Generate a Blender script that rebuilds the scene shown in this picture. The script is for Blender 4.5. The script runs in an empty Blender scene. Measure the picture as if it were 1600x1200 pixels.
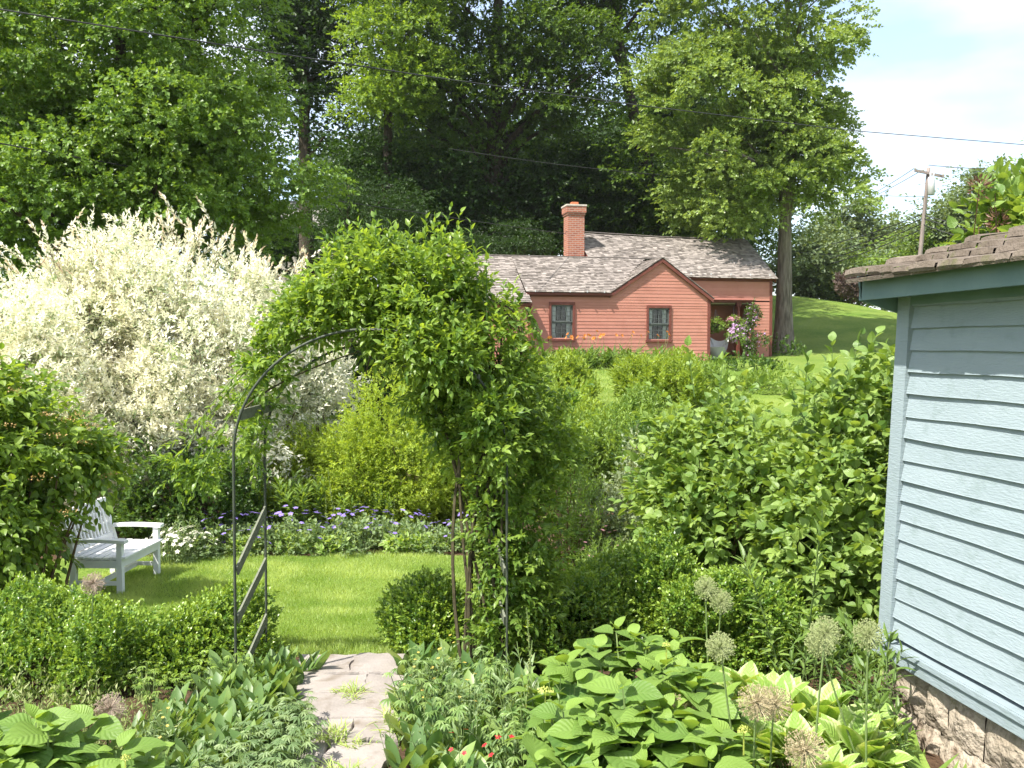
import bpy, math
import numpy as np
from mathutils import Vector

# ------------------------------------------------------------------ camera, sky, sun
scene = bpy.context.scene
COL = scene.collection
R = math.radians
CAM_Z = 2.03
F_PX = 1443.0
PITCH = R(2.18)

cam_data = bpy.data.cameras.new("camera")
cam = bpy.data.objects.new("camera", cam_data)
COL.objects.link(cam)
cam.location = (0, 0, CAM_Z)
cam.rotation_euler = (R(90) - PITCH, 0, 0)
cam_data.sensor_width = 36.0
cam_data.lens = 36.0 * F_PX / 1600.0
cam_data.clip_start = 0.05
cam_data.clip_end = 3000.0
scene.camera = cam

SUN_EL = R(56)
SUN_H = np.array([-0.76, -0.65]); SUN_H = SUN_H / np.linalg.norm(SUN_H)
SUN_DIR = np.array([SUN_H[0] * math.cos(SUN_EL), SUN_H[1] * math.cos(SUN_EL), math.sin(SUN_EL)])
sun_data = bpy.data.lights.new("sun", 'SUN')
sun_data.energy = 5.0
sun_data.angle = R(0.53)
sun_data.color = (1.0, 0.95, 0.86)
sun = bpy.data.objects.new("sun", sun_data)
COL.objects.link(sun)
sun.rotation_euler = Vector(SUN_DIR).to_track_quat('Z', 'Y').to_euler()
sun.location = (-30, -30, 60)

world = bpy.data.worlds.new("World")
scene.world = world
world.use_nodes = True
wn = world.node_tree.nodes
wl = world.node_tree.links
wn.clear()
w_out = wn.new("ShaderNodeOutputWorld")
w_bg = wn.new("ShaderNodeBackground")
w_bg.inputs['Strength'].default_value = 0.15
w_sky = wn.new("ShaderNodeTexSky")
w_sky.sky_type = 'NISHITA'
w_sky.sun_disc = False
w_sky.sun_elevation = SUN_EL
w_sky.sun_rotation = math.atan2(SUN_H[0], SUN_H[1])
w_sky.air_density = 1.0
w_sky.dust_density = 1.6
w_tc = wn.new("ShaderNodeTexCoord")
w_map = wn.new("ShaderNodeMapping")
w_map.inputs['Scale'].default_value = (1.0, 1.0, 3.2)
w_map.inputs['Rotation'].default_value = (0.0, R(14), R(20))
w_noise = wn.new("ShaderNodeTexNoise")
w_noise.inputs['Scale'].default_value = 2.6
w_noise.inputs['Detail'].default_value = 6.0
w_noise.inputs['Roughness'].default_value = 0.5
w_ramp = wn.new("ShaderNodeValToRGB")
w_ramp.color_ramp.elements[0].position = 0.38
w_ramp.color_ramp.elements[0].color = (0.14, 0.14, 0.14, 1)
w_ramp.color_ramp.elements[1].position = 0.70
w_ramp.color_ramp.elements[1].color = (0.95, 0.95, 0.95, 1)
w_mix = wn.new("ShaderNodeMix"); w_mix.data_type = 'RGBA'
w_mix.inputs['B'].default_value = (4.9, 5.05, 5.2, 1)
wl.new(w_tc.outputs['Generated'], w_map.inputs['Vector'])
wl.new(w_map.outputs['Vector'], w_noise.inputs['Vector'])
wl.new(w_noise.outputs['Fac'], w_ramp.inputs['Fac'])
wl.new(w_ramp.outputs['Color'], w_mix.inputs['Factor'])
wl.new(w_sky.outputs['Color'], w_mix.inputs['A'])
wl.new(w_mix.outputs['Result'], w_bg.inputs['Color'])
wl.new(w_bg.outputs['Background'], w_out.inputs['Surface'])

scene.render.engine = 'CYCLES'
scene.view_settings.view_transform = 'Standard'
scene.view_settings.look = 'None'
scene.view_settings.exposure = 1.15
scene.view_settings.gamma = 1.0
scene.cycles.max_bounces = 6
scene.cycles.diffuse_bounces = 3
scene.cycles.glossy_bounces = 2
scene.cycles.transmission_bounces = 4
scene.cycles.transparent_max_bounces = 6
scene.cycles.use_denoising = True
scene.cycles.use_adaptive_sampling = True
scene.cycles.adaptive_threshold = 0.02
scene.cycles.sample_clamp_indirect = 6.0

# ------------------------------------------------------------------ small maths
def nrm(v):
    v = np.asarray(v, float)
    return v / np.maximum(np.linalg.norm(v, axis=-1, keepdims=True), 1e-9)


def at(px, py, d):
    """world point that the photograph shows at pixel (px, py) when it stands d metres ahead"""
    a = (px - 800.0) / F_PX
    b = (600.0 - py) / F_PX
    y = math.cos(PITCH) + b * math.sin(PITCH)
    z = -math.sin(PITCH) + b * math.cos(PITCH)
    return np.array([a / y * d, d, CAM_Z + z / y * d])


def sstep(x, a, b):
    t = np.clip((x - a) / (b - a), 0, 1)
    return t * t * (3 - 2 * t)


def G(x, y):
    """ground height"""
    x = np.asarray(x, float); y = np.asarray(y, float)
    z = np.interp(y, [-60, 6.0, 9.3, 12.0, 13.6, 31.0, 36.0, 46, 70, 120, 700],
                  [0.3, 0.0, -0.5, -0.55, -0.5, 1.48, 1.75, 2.2, 2.6, 3.0, 3.0])
    hill = 3.15 * sstep(y, 36, 63) * np.exp(-((x - 17.0) / 10.5) ** 2) * (1 - 0.75 * sstep(y, 68, 95))
    z = z + hill
    z = z + 0.02 * np.sin(x * 1.3 + 0.4) * np.cos(y * 0.9) * sstep(y, 6, 9)
    return z


# ------------------------------------------------------------------ mesh building
def new_obj(name, me, parent=None, loc=None):
    o = bpy.data.objects.new(name, me)
    COL.objects.link(o)
    if parent is not None:
        o.parent = parent
    if loc is not None:
        o.location = loc
    return o


def raw_mesh(name, V, faces, mats, fmat=None, attrs=None, smooth=False):
    """faces: list of int arrays (n, k); fmat: material index per array"""
    me = bpy.data.meshes.new(name)
    V = np.asarray(V, np.float32)
    loops, totals, mi = [], [], []
    for i, f in enumerate(faces):
        f = np.asarray(f, np.int32)
        if f.size == 0:
            continue
        loops.append(f.ravel())
        totals.append(np.full(len(f), f.shape[1], np.int32))
        m = 0 if fmat is None else fmat[i]
        mi.append(np.full(len(f), m, np.int32))
    loops = np.concatenate(loops); totals = np.concatenate(totals); mi = np.concatenate(mi)
    starts = np.concatenate([[0], np.cumsum(totals)[:-1]]).astype(np.int32)
    me.vertices.add(len(V)); me.vertices.foreach_set('co', V.ravel())
    me.loops.add(len(loops)); me.loops.foreach_set('vertex_index', loops)
    me.polygons.add(len(totals))
    me.polygons.foreach_set('loop_start', starts)
    me.polygons.foreach_set('material_index', mi)
    me.polygons.foreach_set('use_smooth', np.full(len(totals), smooth, bool))
    for k, a in (attrs or {}).items():
        a = np.asarray(a, np.float32)
        if a.ndim == 1:
            at_ = me.attributes.new(k, 'FLOAT', 'POINT'); at_.data.foreach_set('value', a)
        else:
            at_ = me.attributes.new(k, 'FLOAT_VECTOR', 'POINT'); at_.data.foreach_set('vector', a.ravel())
    for m in (mats if isinstance(mats, (list, tuple)) else [mats]):
        me.materials.append(m)
    me.update(calc_edges=True)
    return me


class Tpl:
    """a leaf: midrib along +y from 0 to 1, half width w at 'peak', folded up by 'fold', arched down by 'curl'"""
    def __init__(self, nseg, w, peak=0.4, fold=0.25, curl=0.15, sharp=1.0, wave=0.0):
        v, luv = [], []
        tri, quad = [], []
        def prof(t):
            if t <= peak:
                s = t / peak
                return math.sin(s * math.pi / 2) ** 0.8
            s = (t - peak) / (1 - peak)
            return max(0.0, math.cos(s * math.pi / 2)) ** sharp
        def mid(t):
            return (0, t - 0.12 * curl * t * t, -curl * t * t)
        v.append(mid(0)); luv.append((0, 0, 0))
        rows = []
        for i in range(1, nseg + 1):
            t = i / (nseg + 1.0) if nseg > 1 else peak
            m = mid(t); h = w * prof(t)
            wz = wave * w * math.sin(t * 9.0)
            if nseg == 1:
                rows.append((len(v), len(v) + 1))
                v.append((-h, t, m[2] + fold * h)); v.append((h, t, m[2] + fold * h))
                luv += [(-1, t, 0), (1, t, 0)]
            else:
                rows.append((len(v), len(v) + 1, len(v) + 2))
                v.append((-h, m[1], m[2] + fold * h + wz)); v.append(m); v.append((h, m[1], m[2] + fold * h - wz))
                luv += [(-1, t, 0), (0, t, 0), (1, t, 0)]
        tip = len(v); v.append(mid(1.0)); luv.append((0, 1, 0))
        if nseg == 1:
            l, r = rows[0]
            tri = [(0, r, tip), (0, tip, l)]
        else:
            l, m, r = rows[0]
            tri += [(0, m, l), (0, r, m)]
            for a, b in zip(rows[:-1], rows[1:]):
                quad += [(a[0], a[1], b[1], b[0]), (a[1], a[2], b[2], b[1])]
            l, m, r = rows[-1]
            tri += [(l, m, tip), (m, r, tip)]
        self.v = np.array(v, float); self.luv = np.array(luv, float)
        self.tri = np.array(tri, int).reshape(-1, 3); self.quad = np.array(quad, int).reshape(-1, 4)


class Fol:
    """collects leaves and sticks into one mesh"""
    def __init__(self):
        self.V, self.T, self.Q, self.rnd, self.tip, self.luv, self.n = [], [], [], [], [], [], 0
        self.tm, self.qm = [], []

    def leaves(self, tpl, P, D, U, S, rnd, tip=None, W=1.0, mat=0):
        P = np.asarray(P, float); N = len(P)
        if N == 0:
            return
        D = nrm(D); X = nrm(np.cross(D, U)); Nn = np.cross(X, D)
        S = np.broadcast_to(np.asarray(S, float), (N,))
        W = np.broadcast_to(np.asarray(W, float), (N,))
        t = tpl.v
        V = (t[None, :, 0, None] * (X * W[:, None])[:, None, :] + t[None, :, 1, None] * D[:, None, :]
             + t[None, :, 2, None] * Nn[:, None, :])
        V = P[:, None, :] + V * S[:, None, None]
        K = len(t)
        off = self.n + np.arange(N) * K
        self.V.append(V.reshape(-1, 3))
        if len(tpl.tri):
            a = (off[:, None, None] + tpl.tri[None]).reshape(-1, 3); self.T.append(a); self.tm.append(mat)
        if len(tpl.quad):
            a = (off[:, None, None] + tpl.quad[None]).reshape(-1, 4); self.Q.append(a); self.qm.append(mat)
        self.rnd.append(np.repeat(np.asarray(rnd, float), K))
        tp = np.zeros(N) if tip is None else np.broadcast_to(np.asarray(tip, float), (N,))
        self.tip.append(np.repeat(tp, K))
        self.luv.append(np.tile(tpl.luv, (N, 1)))
        self.n += N * K

    def sticks(self, P0, P1, r0, r1, mat=0, sides=3, rnd=None):
        P0 = np.asarray(P0, float); P1 = np.asarray(P1, float); N = len(P0)
        if N == 0:
            return
        D = nrm(P1 - P0)
        ref = np.where(np.abs(D[:, 2:3]) > 0.9, np.array([[1.0, 0, 0]]), np.array([[0, 0, 1.0]]))
        X = nrm(np.cross(D, ref)); Y = np.cross(D, X)
        a = np.arange(sides) * 2 * math.pi / sides
        ring = np.cos(a)[None, :, None] * X[:, None] + np.sin(a)[None, :, None] * Y[:, None]
        r0 = np.broadcast_to(np.asarray(r0, float), (N,)); r1 = np.broadcast_to(np.asarray(r1, float), (N,))
        V = np.concatenate([P0[:, None] + ring * r0[:, None, None], P1[:, None] + ring * r1[:, None, None]], 1)
        off = self.n + np.arange(N) * 2 * sides
        q = np.array([(i, (i + 1) % sides, sides + (i + 1) % sides, sides + i) for i in range(sides)])
        self.V.append(V.reshape(-1, 3)); self.Q.append((off[:, None, None] + q[None]).reshape(-1, 4)); self.qm.append(mat)
        m = N * 2 * sides
        rr = np.zeros(N) if rnd is None else np.asarray(rnd, float)
        self.rnd.append(np.repeat(rr, 2 * sides)); self.tip.append(np.zeros(m)); self.luv.append(np.zeros((m, 3)))
        self.n += m

    def tube(self, pts, rad, sides=6, mat=0, cap=True):
        pts = np.asarray(pts, float); M = len(pts)
        rad = np.broadcast_to(np.asarray(rad, float), (M,))
        T = nrm(np.gradient(pts, axis=0))
        ref = np.array([0, 0, 1.0]) if abs(T[0][2]) < 0.9 else np.array([1.0, 0, 0])
        X = nrm(np.cross(T, ref)); Y = np.cross(T, X)
        a = np.arange(sides) * 2 * math.pi / sides
        V = pts[:, None] + rad[:, None, None] * (np.cos(a)[None, :, None] * X[:, None] + np.sin(a)[None, :, None] * Y[:, None])
        base = self.n
        q = []
        for i in range(M - 1):
            for j in range(sides):
                k = (j + 1) % sides
                q.append((base + i * sides + j, base + i * sides + k, base + (i + 1) * sides + k, base + (i + 1) * sides + j))
        V = V.reshape(-1, 3)
        m = M * sides
        if cap:
            V = np.concatenate([V, pts[-1:]], 0)
            e = base + m
            self.T.append(np.array([(base + (M - 1) * sides + j, base + (M - 1) * sides + (j + 1) % sides, e) for j in range(sides)])); self.tm.append(mat)
            m += 1
        self.V.append(V); self.Q.append(np.array(q)); self.qm.append(mat)
        self.rnd.append(np.zeros(m)); self.tip.append(np.zeros(m)); self.luv.append(np.zeros((m, 3)))
        self.n += m

    def poly(self, V, faces, mat=0, rnd=0.0):
        V = np.asarray(V, float)
        for f in faces:
            f = np.asarray(f, int).reshape(1, -1) + self.n
            if f.shape[1] == 3:
                self.T.append(f); self.tm.append(mat)
            else:
                self.Q.append(f); self.qm.append(mat)
        m = len(V)
        self.V.append(V); self.rnd.append(np.full(m, rnd)); self.tip.append(np.zeros(m)); self.luv.append(np.zeros((m, 3)))
        self.n += m

    def box(self, lo, hi, mat=0, rnd=0.0, M=None):
        (x0, y0, z0), (x1, y1, z1) = lo, hi
        V = np.array([(x0, y0, z0), (x1, y0, z0), (x1, y1, z0), (x0, y1, z0), (x0, y0, z1), (x1, y0, z1), (x1, y1, z1), (x0, y1, z1)], float)
        if M is not None:
            V = M(V)
        self.poly(V, [(0, 3, 2, 1), (4, 5, 6, 7), (0, 1, 5, 4), (1, 2, 6, 5), (2, 3, 7, 6), (3, 0, 4, 7)], mat, rnd)

    def bar(self, p0, p1, w, h, up=(0, 0, 1), mat=0, rnd=0.0):
        """a rectangular bar from p0 to p1, w wide, h thick along 'up'"""
        p0 = np.asarray(p0, float); p1 = np.asarray(p1, float)
        D = nrm(p1 - p0); X = nrm(np.cross(D, np.asarray(up, float))); Y = np.cross(X, D)
        V = []
        for p in (p0, p1):
            for sx, sy in ((-1, -1), (1, -1), (1, 1), (-1, 1)):
                V.append(p + X * sx * w / 2 + Y * sy * h / 2)
        self.poly(V, [(0, 1, 2, 3), (7, 6, 5, 4), (0, 4, 5, 1), (1, 5, 6, 2), (2, 6, 7, 3), (3, 7, 4, 0)], mat, rnd)

    def build(self, name, mats, parent=None, smooth=False, origin=None):
        V = np.concatenate(self.V)
        if origin is not None:
            V = V - np.asarray(origin, float)
        faces = self.T + self.Q
        me = raw_mesh(name, V, faces, mats, self.tm + self.qm,
                      {'rnd': np.concatenate(self.rnd), 'tip': np.concatenate(self.tip), 'luv': np.concatenate(self.luv)}, smooth)
        return new_obj(name, me, parent)


def tag(o, label=None, cat=None, group=None, kind=None):
    if label: o['label'] = label
    if cat: o['category'] = cat
    if group: o['group'] = group
    if kind: o['kind'] = kind
    return o


def thing(name, label, cat, loc=(0, 0, 0), rz=0.0, group=None):
    o = bpy.data.objects.new(name, None)
    o.empty_display_size = 0.2
    COL.objects.link(o)
    o.location = loc
    o.rotation_euler = (0, 0, rz)
    return tag(o, label, cat, group)


def kids(o):
    return [c for c in COL.objects if c.parent == o]


def dup(root, loc, rz=0.0, scale=1.0, label=None, group=None, tilt=(0, 0), children=None):
    """a copy of a thing with copies of its parts and sub-parts"""
    r = root.copy(); COL.objects.link(r)
    r.location = loc; r.rotation_euler = (tilt[0], tilt[1], rz); r.scale = (scale,) * 3 if np.isscalar(scale) else scale
    if label: r['label'] = label
    if group: r['group'] = group
    for c in children:
        d = c.copy(); COL.objects.link(d); d.parent = r
    return r


# ------------------------------------------------------------------ materials
def mat_base(name):
    m = bpy.data.materials.new(name); m.use_nodes = True
    nt = m.node_tree; nt.nodes.clear()
    out = nt.nodes.new("ShaderNodeOutputMaterial")
    return m, nt, nt.nodes, nt.links, out


def leaf_mat(name, lo, hi, trans=None, tw=0.38, rough=0.45, spec=0.35, tipcol=None, tipedge=(0.4, 0.95), vein=None, edge=None, nz=0.35):
    m, nt, n, l, out = mat_base(name)
    a = n.new("ShaderNodeAttribute"); a.attribute_name = 'rnd'
    tc = n.new("ShaderNodeTexCoord")
    noi = n.new("ShaderNodeTexNoise"); noi.inputs['Scale'].default_value = 1.7; noi.inputs['Detail'].default_value = 2.0
    l.new(tc.outputs['Object'], noi.inputs['Vector'])
    mm = n.new("ShaderNodeMath"); mm.operation = 'MULTIPLY_ADD'
    mm.inputs[1].default_value = nz * 2; mm.inputs[2].default_value = -nz
    l.new(noi.outputs['Fac'], mm.inputs[0])
    ad = n.new("ShaderNodeMath"); ad.operation = 'ADD'; ad.use_clamp = True
    l.new(a.outputs['Fac'], ad.inputs[0]); l.new(mm.outputs[0], ad.inputs[1])
    mix = n.new("ShaderNodeMix"); mix.data_type = 'RGBA'
    mix.inputs['A'].default_value = (*lo, 1); mix.inputs['B'].default_value = (*hi, 1)
    l.new(ad.outputs[0], mix.inputs['Factor'])
    col = mix.outputs['Result']
    if tipcol is not None:
        t = n.new("ShaderNodeAttribute"); t.attribute_name = 'tip'
        mr = n.new("ShaderNodeMapRange"); mr.inputs['From Min'].default_value = tipedge[0]; mr.inputs['From Max'].default_value = tipedge[1]
        l.new(t.outputs['Fac'], mr.inputs['Value'])
        m2 = n.new("ShaderNodeMix"); m2.data_type = 'RGBA'; m2.inputs['B'].default_value = (*tipcol, 1)
        l.new(mr.outputs['Result'], m2.inputs['Factor']); l.new(col, m2.inputs['A']); col = m2.outputs['Result']
    bump = None
    if vein is not None or edge is not None:
        lu = n.new("ShaderNodeAttribute"); lu.attribute_name = 'luv'
        sx = n.new("ShaderNodeSeparateXYZ"); l.new(lu.outputs['Vector'], sx.inputs[0])
        ab = n.new("ShaderNodeMath"); ab.operation = 'ABSOLUTE'; l.new(sx.outputs['X'], ab.inputs[0])
    if vein is not None:
        # side veins run forward from the midrib; the midrib is a narrow line
        k = n.new("ShaderNodeMath"); k.operation = 'MULTIPLY_ADD'; k.inputs[1].default_value = -0.30
        l.new(ab.outputs[0], k.inputs[0]); l.new(sx.outputs['Y'], k.inputs[2])
        sc = n.new("ShaderNodeMath"); sc.operation = 'MULTIPLY'; sc.inputs[1].default_value = 52.0; l.new(k.outputs[0], sc.inputs[0])
        sn = n.new("ShaderNodeMath"); sn.operation = 'SINE'; l.new(sc.outputs[0], sn.inputs[0])
        mid = n.new("ShaderNodeMapRange"); mid.inputs['From Min'].default_value = 0.0; mid.inputs['From Max'].default_value = 0.07
        mid.inputs['To Min'].default_value = 1.0; mid.inputs['To Max'].default_value = 0.0
        l.new(ab.outputs[0], mid.inputs['Value'])
        vm = n.new("ShaderNodeMapRange"); vm.inputs['From Min'].default_value = 0.8; vm.inputs['From Max'].default_value = 1.0
        vm.inputs['To Max'].default_value = 0.6
        l.new(sn.outputs[0], vm.inputs['Value'])
        mx = n.new("ShaderNodeMath"); mx.operation = 'MAXIMUM'; l.new(mid.outputs['Result'], mx.inputs[0]); l.new(vm.outputs['Result'], mx.inputs[1])
        m3 = n.new("ShaderNodeMix"); m3.data_type = 'RGBA'; m3.inputs['B'].default_value = (*vein, 1)
        fm = n.new("ShaderNodeMath"); fm.operation = 'MULTIPLY'; fm.inputs[1].default_value = 0.28; l.new(mx.outputs[0], fm.inputs[0])
        l.new(fm.outputs[0], m3.inputs['Factor']); l.new(col, m3.inputs['A']); col = m3.outputs['Result']
        bump = n.new("ShaderNodeBump"); bump.inputs['Strength'].default_value = 0.35; bump.inputs['Distance'].default_value = 0.003
        bump.invert = True
        l.new(sn.outputs[0], bump.inputs['Height'])
    if edge is not None:
        er = n.new("ShaderNodeMapRange"); er.inputs['From Min'].default_value = 0.55; er.inputs['From Max'].default_value = 0.8
        l.new(ab.outputs[0], er.inputs['Value'])
        m4 = n.new("ShaderNodeMix"); m4.data_type = 'RGBA'; m4.inputs['B'].default_value = (*edge, 1)
        l.new(er.outputs['Result'], m4.inputs['Factor']); l.new(col, m4.inputs['A']); col = m4.outputs['Result']
    p = n.new("ShaderNodeBsdfPrincipled")
    p.inputs['Roughness'].default_value = rough
    p.inputs['Specular IOR Level'].default_value = spec
    l.new(col, p.inputs['Base Color'])
    if bump is not None:
        l.new(bump.outputs['Normal'], p.inputs['Normal'])
    tr = n.new("ShaderNodeBsdfTranslucent")
    hs = n.new("ShaderNodeMix"); hs.data_type = 'RGBA'; hs.blend_type = 'MULTIPLY'; hs.inputs['Factor'].default_value = 1.0
    hs.inputs['B'].default_value = (*(trans or (1.9, 1.7, 0.7)), 1)
    l.new(col, hs.inputs['A']); l.new(hs.outputs['Result'], tr.inputs['Color'])
    ms = n.new("ShaderNodeMixShader"); ms.inputs['Fac'].default_value = tw
    l.new(p.outputs[0], ms.inputs[1]); l.new(tr.outputs[0], ms.inputs[2]); l.new(ms.outputs[0], out.inputs['Surface'])
    return m


def solid_mat(name, c1, c2, scale=6.0, rough=0.7, spec=0.3, bump=0.0, bscale=40.0, stretch=(1, 1, 1), rndmix=None, detail=6.0, metal=0.0, bdist=0.01, stain=None):
    m, nt, n, l, out = mat_base(name)
    tc = n.new("ShaderNodeTexCoord"); mp = n.new("ShaderNodeMapping"); mp.inputs['Scale'].default_value = stretch
    l.new(tc.outputs['Object'], mp.inputs['Vector'])
    no = n.new("ShaderNodeTexNoise"); no.inputs['Scale'].default_value = scale; no.inputs['Detail'].default_value = detail
    l.new(mp.outputs['Vector'], no.inputs['Vector'])
    mr = n.new("ShaderNodeMapRange"); mr.inputs['From Min'].default_value = 0.3; mr.inputs['From Max'].default_value = 0.7
    l.new(no.outputs['Fac'], mr.inputs['Value'])
    mix = n.new("ShaderNodeMix"); mix.data_type = 'RGBA'; mix.inputs['A'].default_value = (*c1, 1); mix.inputs['B'].default_value = (*c2, 1)
    if rndmix is not None:
        a = n.new("ShaderNodeAttribute"); a.attribute_name = 'rnd'
        mm = n.new("ShaderNodeMath"); mm.operation = 'MULTIPLY_ADD'; mm.inputs[1].default_value = 1 - rndmix; 
        m2 = n.new("ShaderNodeMath"); m2.operation = 'MULTIPLY'; m2.inputs[1].default_value = rndmix
        l.new(a.outputs['Fac'], m2.inputs[0]); l.new(mr.outputs['Result'], mm.inputs[0]); l.new(m2.outputs[0], mm.inputs[2])
        l.new(mm.outputs[0], mix.inputs['Factor'])
    else:
        l.new(mr.outputs['Result'], mix.inputs['Factor'])
    col = mix.outputs['Result']
    if stain is not None:
        n2 = n.new("ShaderNodeTexNoise"); n2.inputs['Scale'].default_value = stain[1]; n2.inputs['Detail'].default_value = 8
        l.new(tc.outputs['Object'], n2.inputs['Vector'])
        r2 = n.new("ShaderNodeMapRange"); r2.inputs['From Min'].default_value = stain[2]; r2.inputs['From Max'].default_value = stain[3]
        l.new(n2.outputs['Fac'], r2.inputs['Value'])
        m5 = n.new("ShaderNodeMix"); m5.data_type = 'RGBA'; m5.inputs['B'].default_value = (*stain[0], 1)
        l.new(r2.outputs['Result'], m5.inputs['Factor']); l.new(col, m5.inputs['A']); col = m5.outputs['Result']
    p = n.new("ShaderNodeBsdfPrincipled"); p.inputs['Roughness'].default_value = rough; p.inputs['Specular IOR Level'].default_value = spec
    p.inputs['Metallic'].default_value = metal
    l.new(col, p.inputs['Base Color'])
    if bump:
        nb = n.new("ShaderNodeTexNoise"); nb.inputs['Scale'].default_value = bscale; nb.inputs['Detail'].default_value = 5
        l.new(mp.outputs['Vector'], nb.inputs['Vector'])
        b = n.new("ShaderNodeBump"); b.inputs['Strength'].default_value = bump; b.inputs['Distance'].default_value = bdist
        l.new(nb.outputs['Fac'], b.inputs['Height']); l.new(b.outputs['Normal'], p.inputs['Normal'])
    l.new(p.outputs[0], out.inputs['Surface'])
    return m


def glass_mat(name):
    m, nt, n, l, out = mat_base(name)
    g = n.new("ShaderNodeBsdfGlossy"); g.inputs['Roughness'].default_value = 0.02; g.inputs['Color'].default_value = (0.9, 0.95, 0.95, 1)
    t = n.new("ShaderNodeBsdfTransparent"); t.inputs['Color'].default_value = (0.85, 0.9, 0.88, 1)
    tc = n.new("ShaderNodeTexCoord"); no = n.new("ShaderNodeTexNoise"); no.inputs['Scale'].default_value = 3.0
    l.new(tc.outputs['Object'], no.inputs['Vector'])
    b = n.new("ShaderNodeBump"); b.inputs['Strength'].default_value = 0.1; b.inputs['Distance'].default_value = 0.02
    l.new(no.outputs['Fac'], b.inputs['Height']); l.new(b.outputs['Normal'], g.inputs['Normal'])
    f = n.new("ShaderNodeFresnel"); f.inputs['IOR'].default_value = 1.7
    ms = n.new("ShaderNodeMixShader"); l.new(f.outputs[0], ms.inputs['Fac']); l.new(t.outputs[0], ms.inputs[1]); l.new(g.outputs[0], ms.inputs[2])
    l.new(ms.outputs[0], out.inputs['Surface'])
    return m


def brick_mat(name):
    m, nt, n, l, out = mat_base(name)
    tc = n.new("ShaderNodeTexCoord"); sx = n.new("ShaderNodeSeparateXYZ"); l.new(tc.outputs['Object'], sx.inputs[0])
    ad = n.new("ShaderNodeMath"); ad.operation = 'ADD'; l.new(sx.outputs['X'], ad.inputs[0]); l.new(sx.outputs['Y'], ad.inputs[1])
    cb = n.new("ShaderNodeCombineXYZ"); l.new(ad.outputs[0], cb.inputs['X']); l.new(sx.outputs['Z'], cb.inputs['Y'])
    br = n.new("ShaderNodeTexBrick"); br.inputs['Scale'].default_value = 1.0
    br.inputs['Brick Width'].default_value = 0.21; br.inputs['Row Height'].default_value = 0.075; br.inputs['Mortar Size'].default_value = 0.011
    br.inputs['Color1'].default_value = (0.36, 0.115, 0.065, 1); br.inputs['Color2'].default_value = (0.24, 0.07, 0.045, 1); br.inputs['Mortar'].default_value = (0.34, 0.25, 0.2, 1)
    l.new(cb.outputs[0], br.inputs['Vector'])
    p = n.new("ShaderNodeBsdfPrincipled"); p.inputs['Roughness'].default_value = 0.85
    l.new(br.outputs['Color'], p.inputs['Base Color'])
    b = n.new("ShaderNodeBump"); b.inputs['Strength'].default_value = 0.6; b.inputs['Distance'].default_value = 0.01; b.invert = True
    l.new(br.outputs['Fac'], b.inputs['Height']); l.new(b.outputs['Normal'], p.inputs['Normal'])
    l.new(p.outputs[0], out.inputs['Surface'])
    return m


def ground_mat(name):
    """mown grass; bare mulch where the 'bed' attribute is high"""
    m, nt, n, l, out = mat_base(name)
    tc = n.new("ShaderNodeTexCoord")
    n1 = n.new("ShaderNodeTexNoise"); n1.inputs['Scale'].default_value = 0.55; n1.inputs['Detail'].default_value = 8; l.new(tc.outputs['Object'], n1.inputs['Vector'])
    n2 = n.new("ShaderNodeTexNoise"); n2.inputs['Scale'].default_value = 14; n2.inputs['Detail'].default_value = 6; l.new(tc.outputs['Object'], n2.inputs['Vector'])
    av = n.new("ShaderNodeMath"); av.operation = 'ADD'; l.new(n1.outputs['Fac'], av.inputs[0]); l.new(n2.outputs['Fac'], av.inputs[1])
    mr = n.new("ShaderNodeMapRange"); mr.inputs['From Min'].default_value = 0.75; mr.inputs['From Max'].default_value = 1.25; l.new(av.outputs[0], mr.inputs['Value'])
    gr = n.new("ShaderNodeMix"); gr.data_type = 'RGBA'; gr.inputs['A'].default_value = (0.08, 0.145, 0.02, 1); gr.inputs['B'].default_value = (0.17, 0.225, 0.045, 1)
    l.new(mr.outputs['Result'], gr.inputs['Factor'])
    so = n.new("ShaderNodeMix"); so.data_type = 'RGBA'; so.inputs['A'].default_value = (0.035, 0.022, 0.014, 1); so.inputs['B'].default_value = (0.11, 0.068, 0.042, 1)
    l.new(n2.outputs['Fac'], so.inputs['Factor'])
    a = n.new("ShaderNodeAttribute"); a.attribute_name = 'bed'
    w = n.new("ShaderNodeMath"); w.operation = 'MULTIPLY_ADD'; w.inputs[1].default_value = 0.5; l.new(n2.outputs['Fac'], w.inputs[0]); l.new(a.outputs['Fac'], w.inputs[2])
    r2 = n.new("ShaderNodeMapRange"); r2.inputs['From Min'].default_value = 0.68; r2.inputs['From Max'].default_value = 0.82; l.new(w.outputs[0], r2.inputs['Value'])
    mx = n.new("ShaderNodeMix"); mx.data_type = 'RGBA'; l.new(r2.outputs['Result'], mx.inputs['Factor'])
    l.new(gr.outputs['Result'], mx.inputs['A']); l.new(so.outputs['Result'], mx.inputs['B'])
    p = n.new("ShaderNodeBsdfPrincipled"); p.inputs['Roughness'].default_value = 0.9; p.inputs['Specular IOR Level'].default_value = 0.1
    l.new(mx.outputs['Result'], p.inputs['Base Color'])
    b = n.new("ShaderNodeBump"); b.inputs['Strength'].default_value = 0.8; b.inputs['Distance'].default_value = 0.04
    n3 = n.new("ShaderNodeTexNoise"); n3.inputs['Scale'].default_value = 30; n3.inputs['Detail'].default_value = 4; l.new(tc.outputs['Object'], n3.inputs['Vector'])
    l.new(n3.outputs['Fac'], b.inputs['Height']); l.new(b.outputs['Normal'], p.inputs['Normal'])
    l.new(p.outputs[0], out.inputs['Surface'])
    return m


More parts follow.
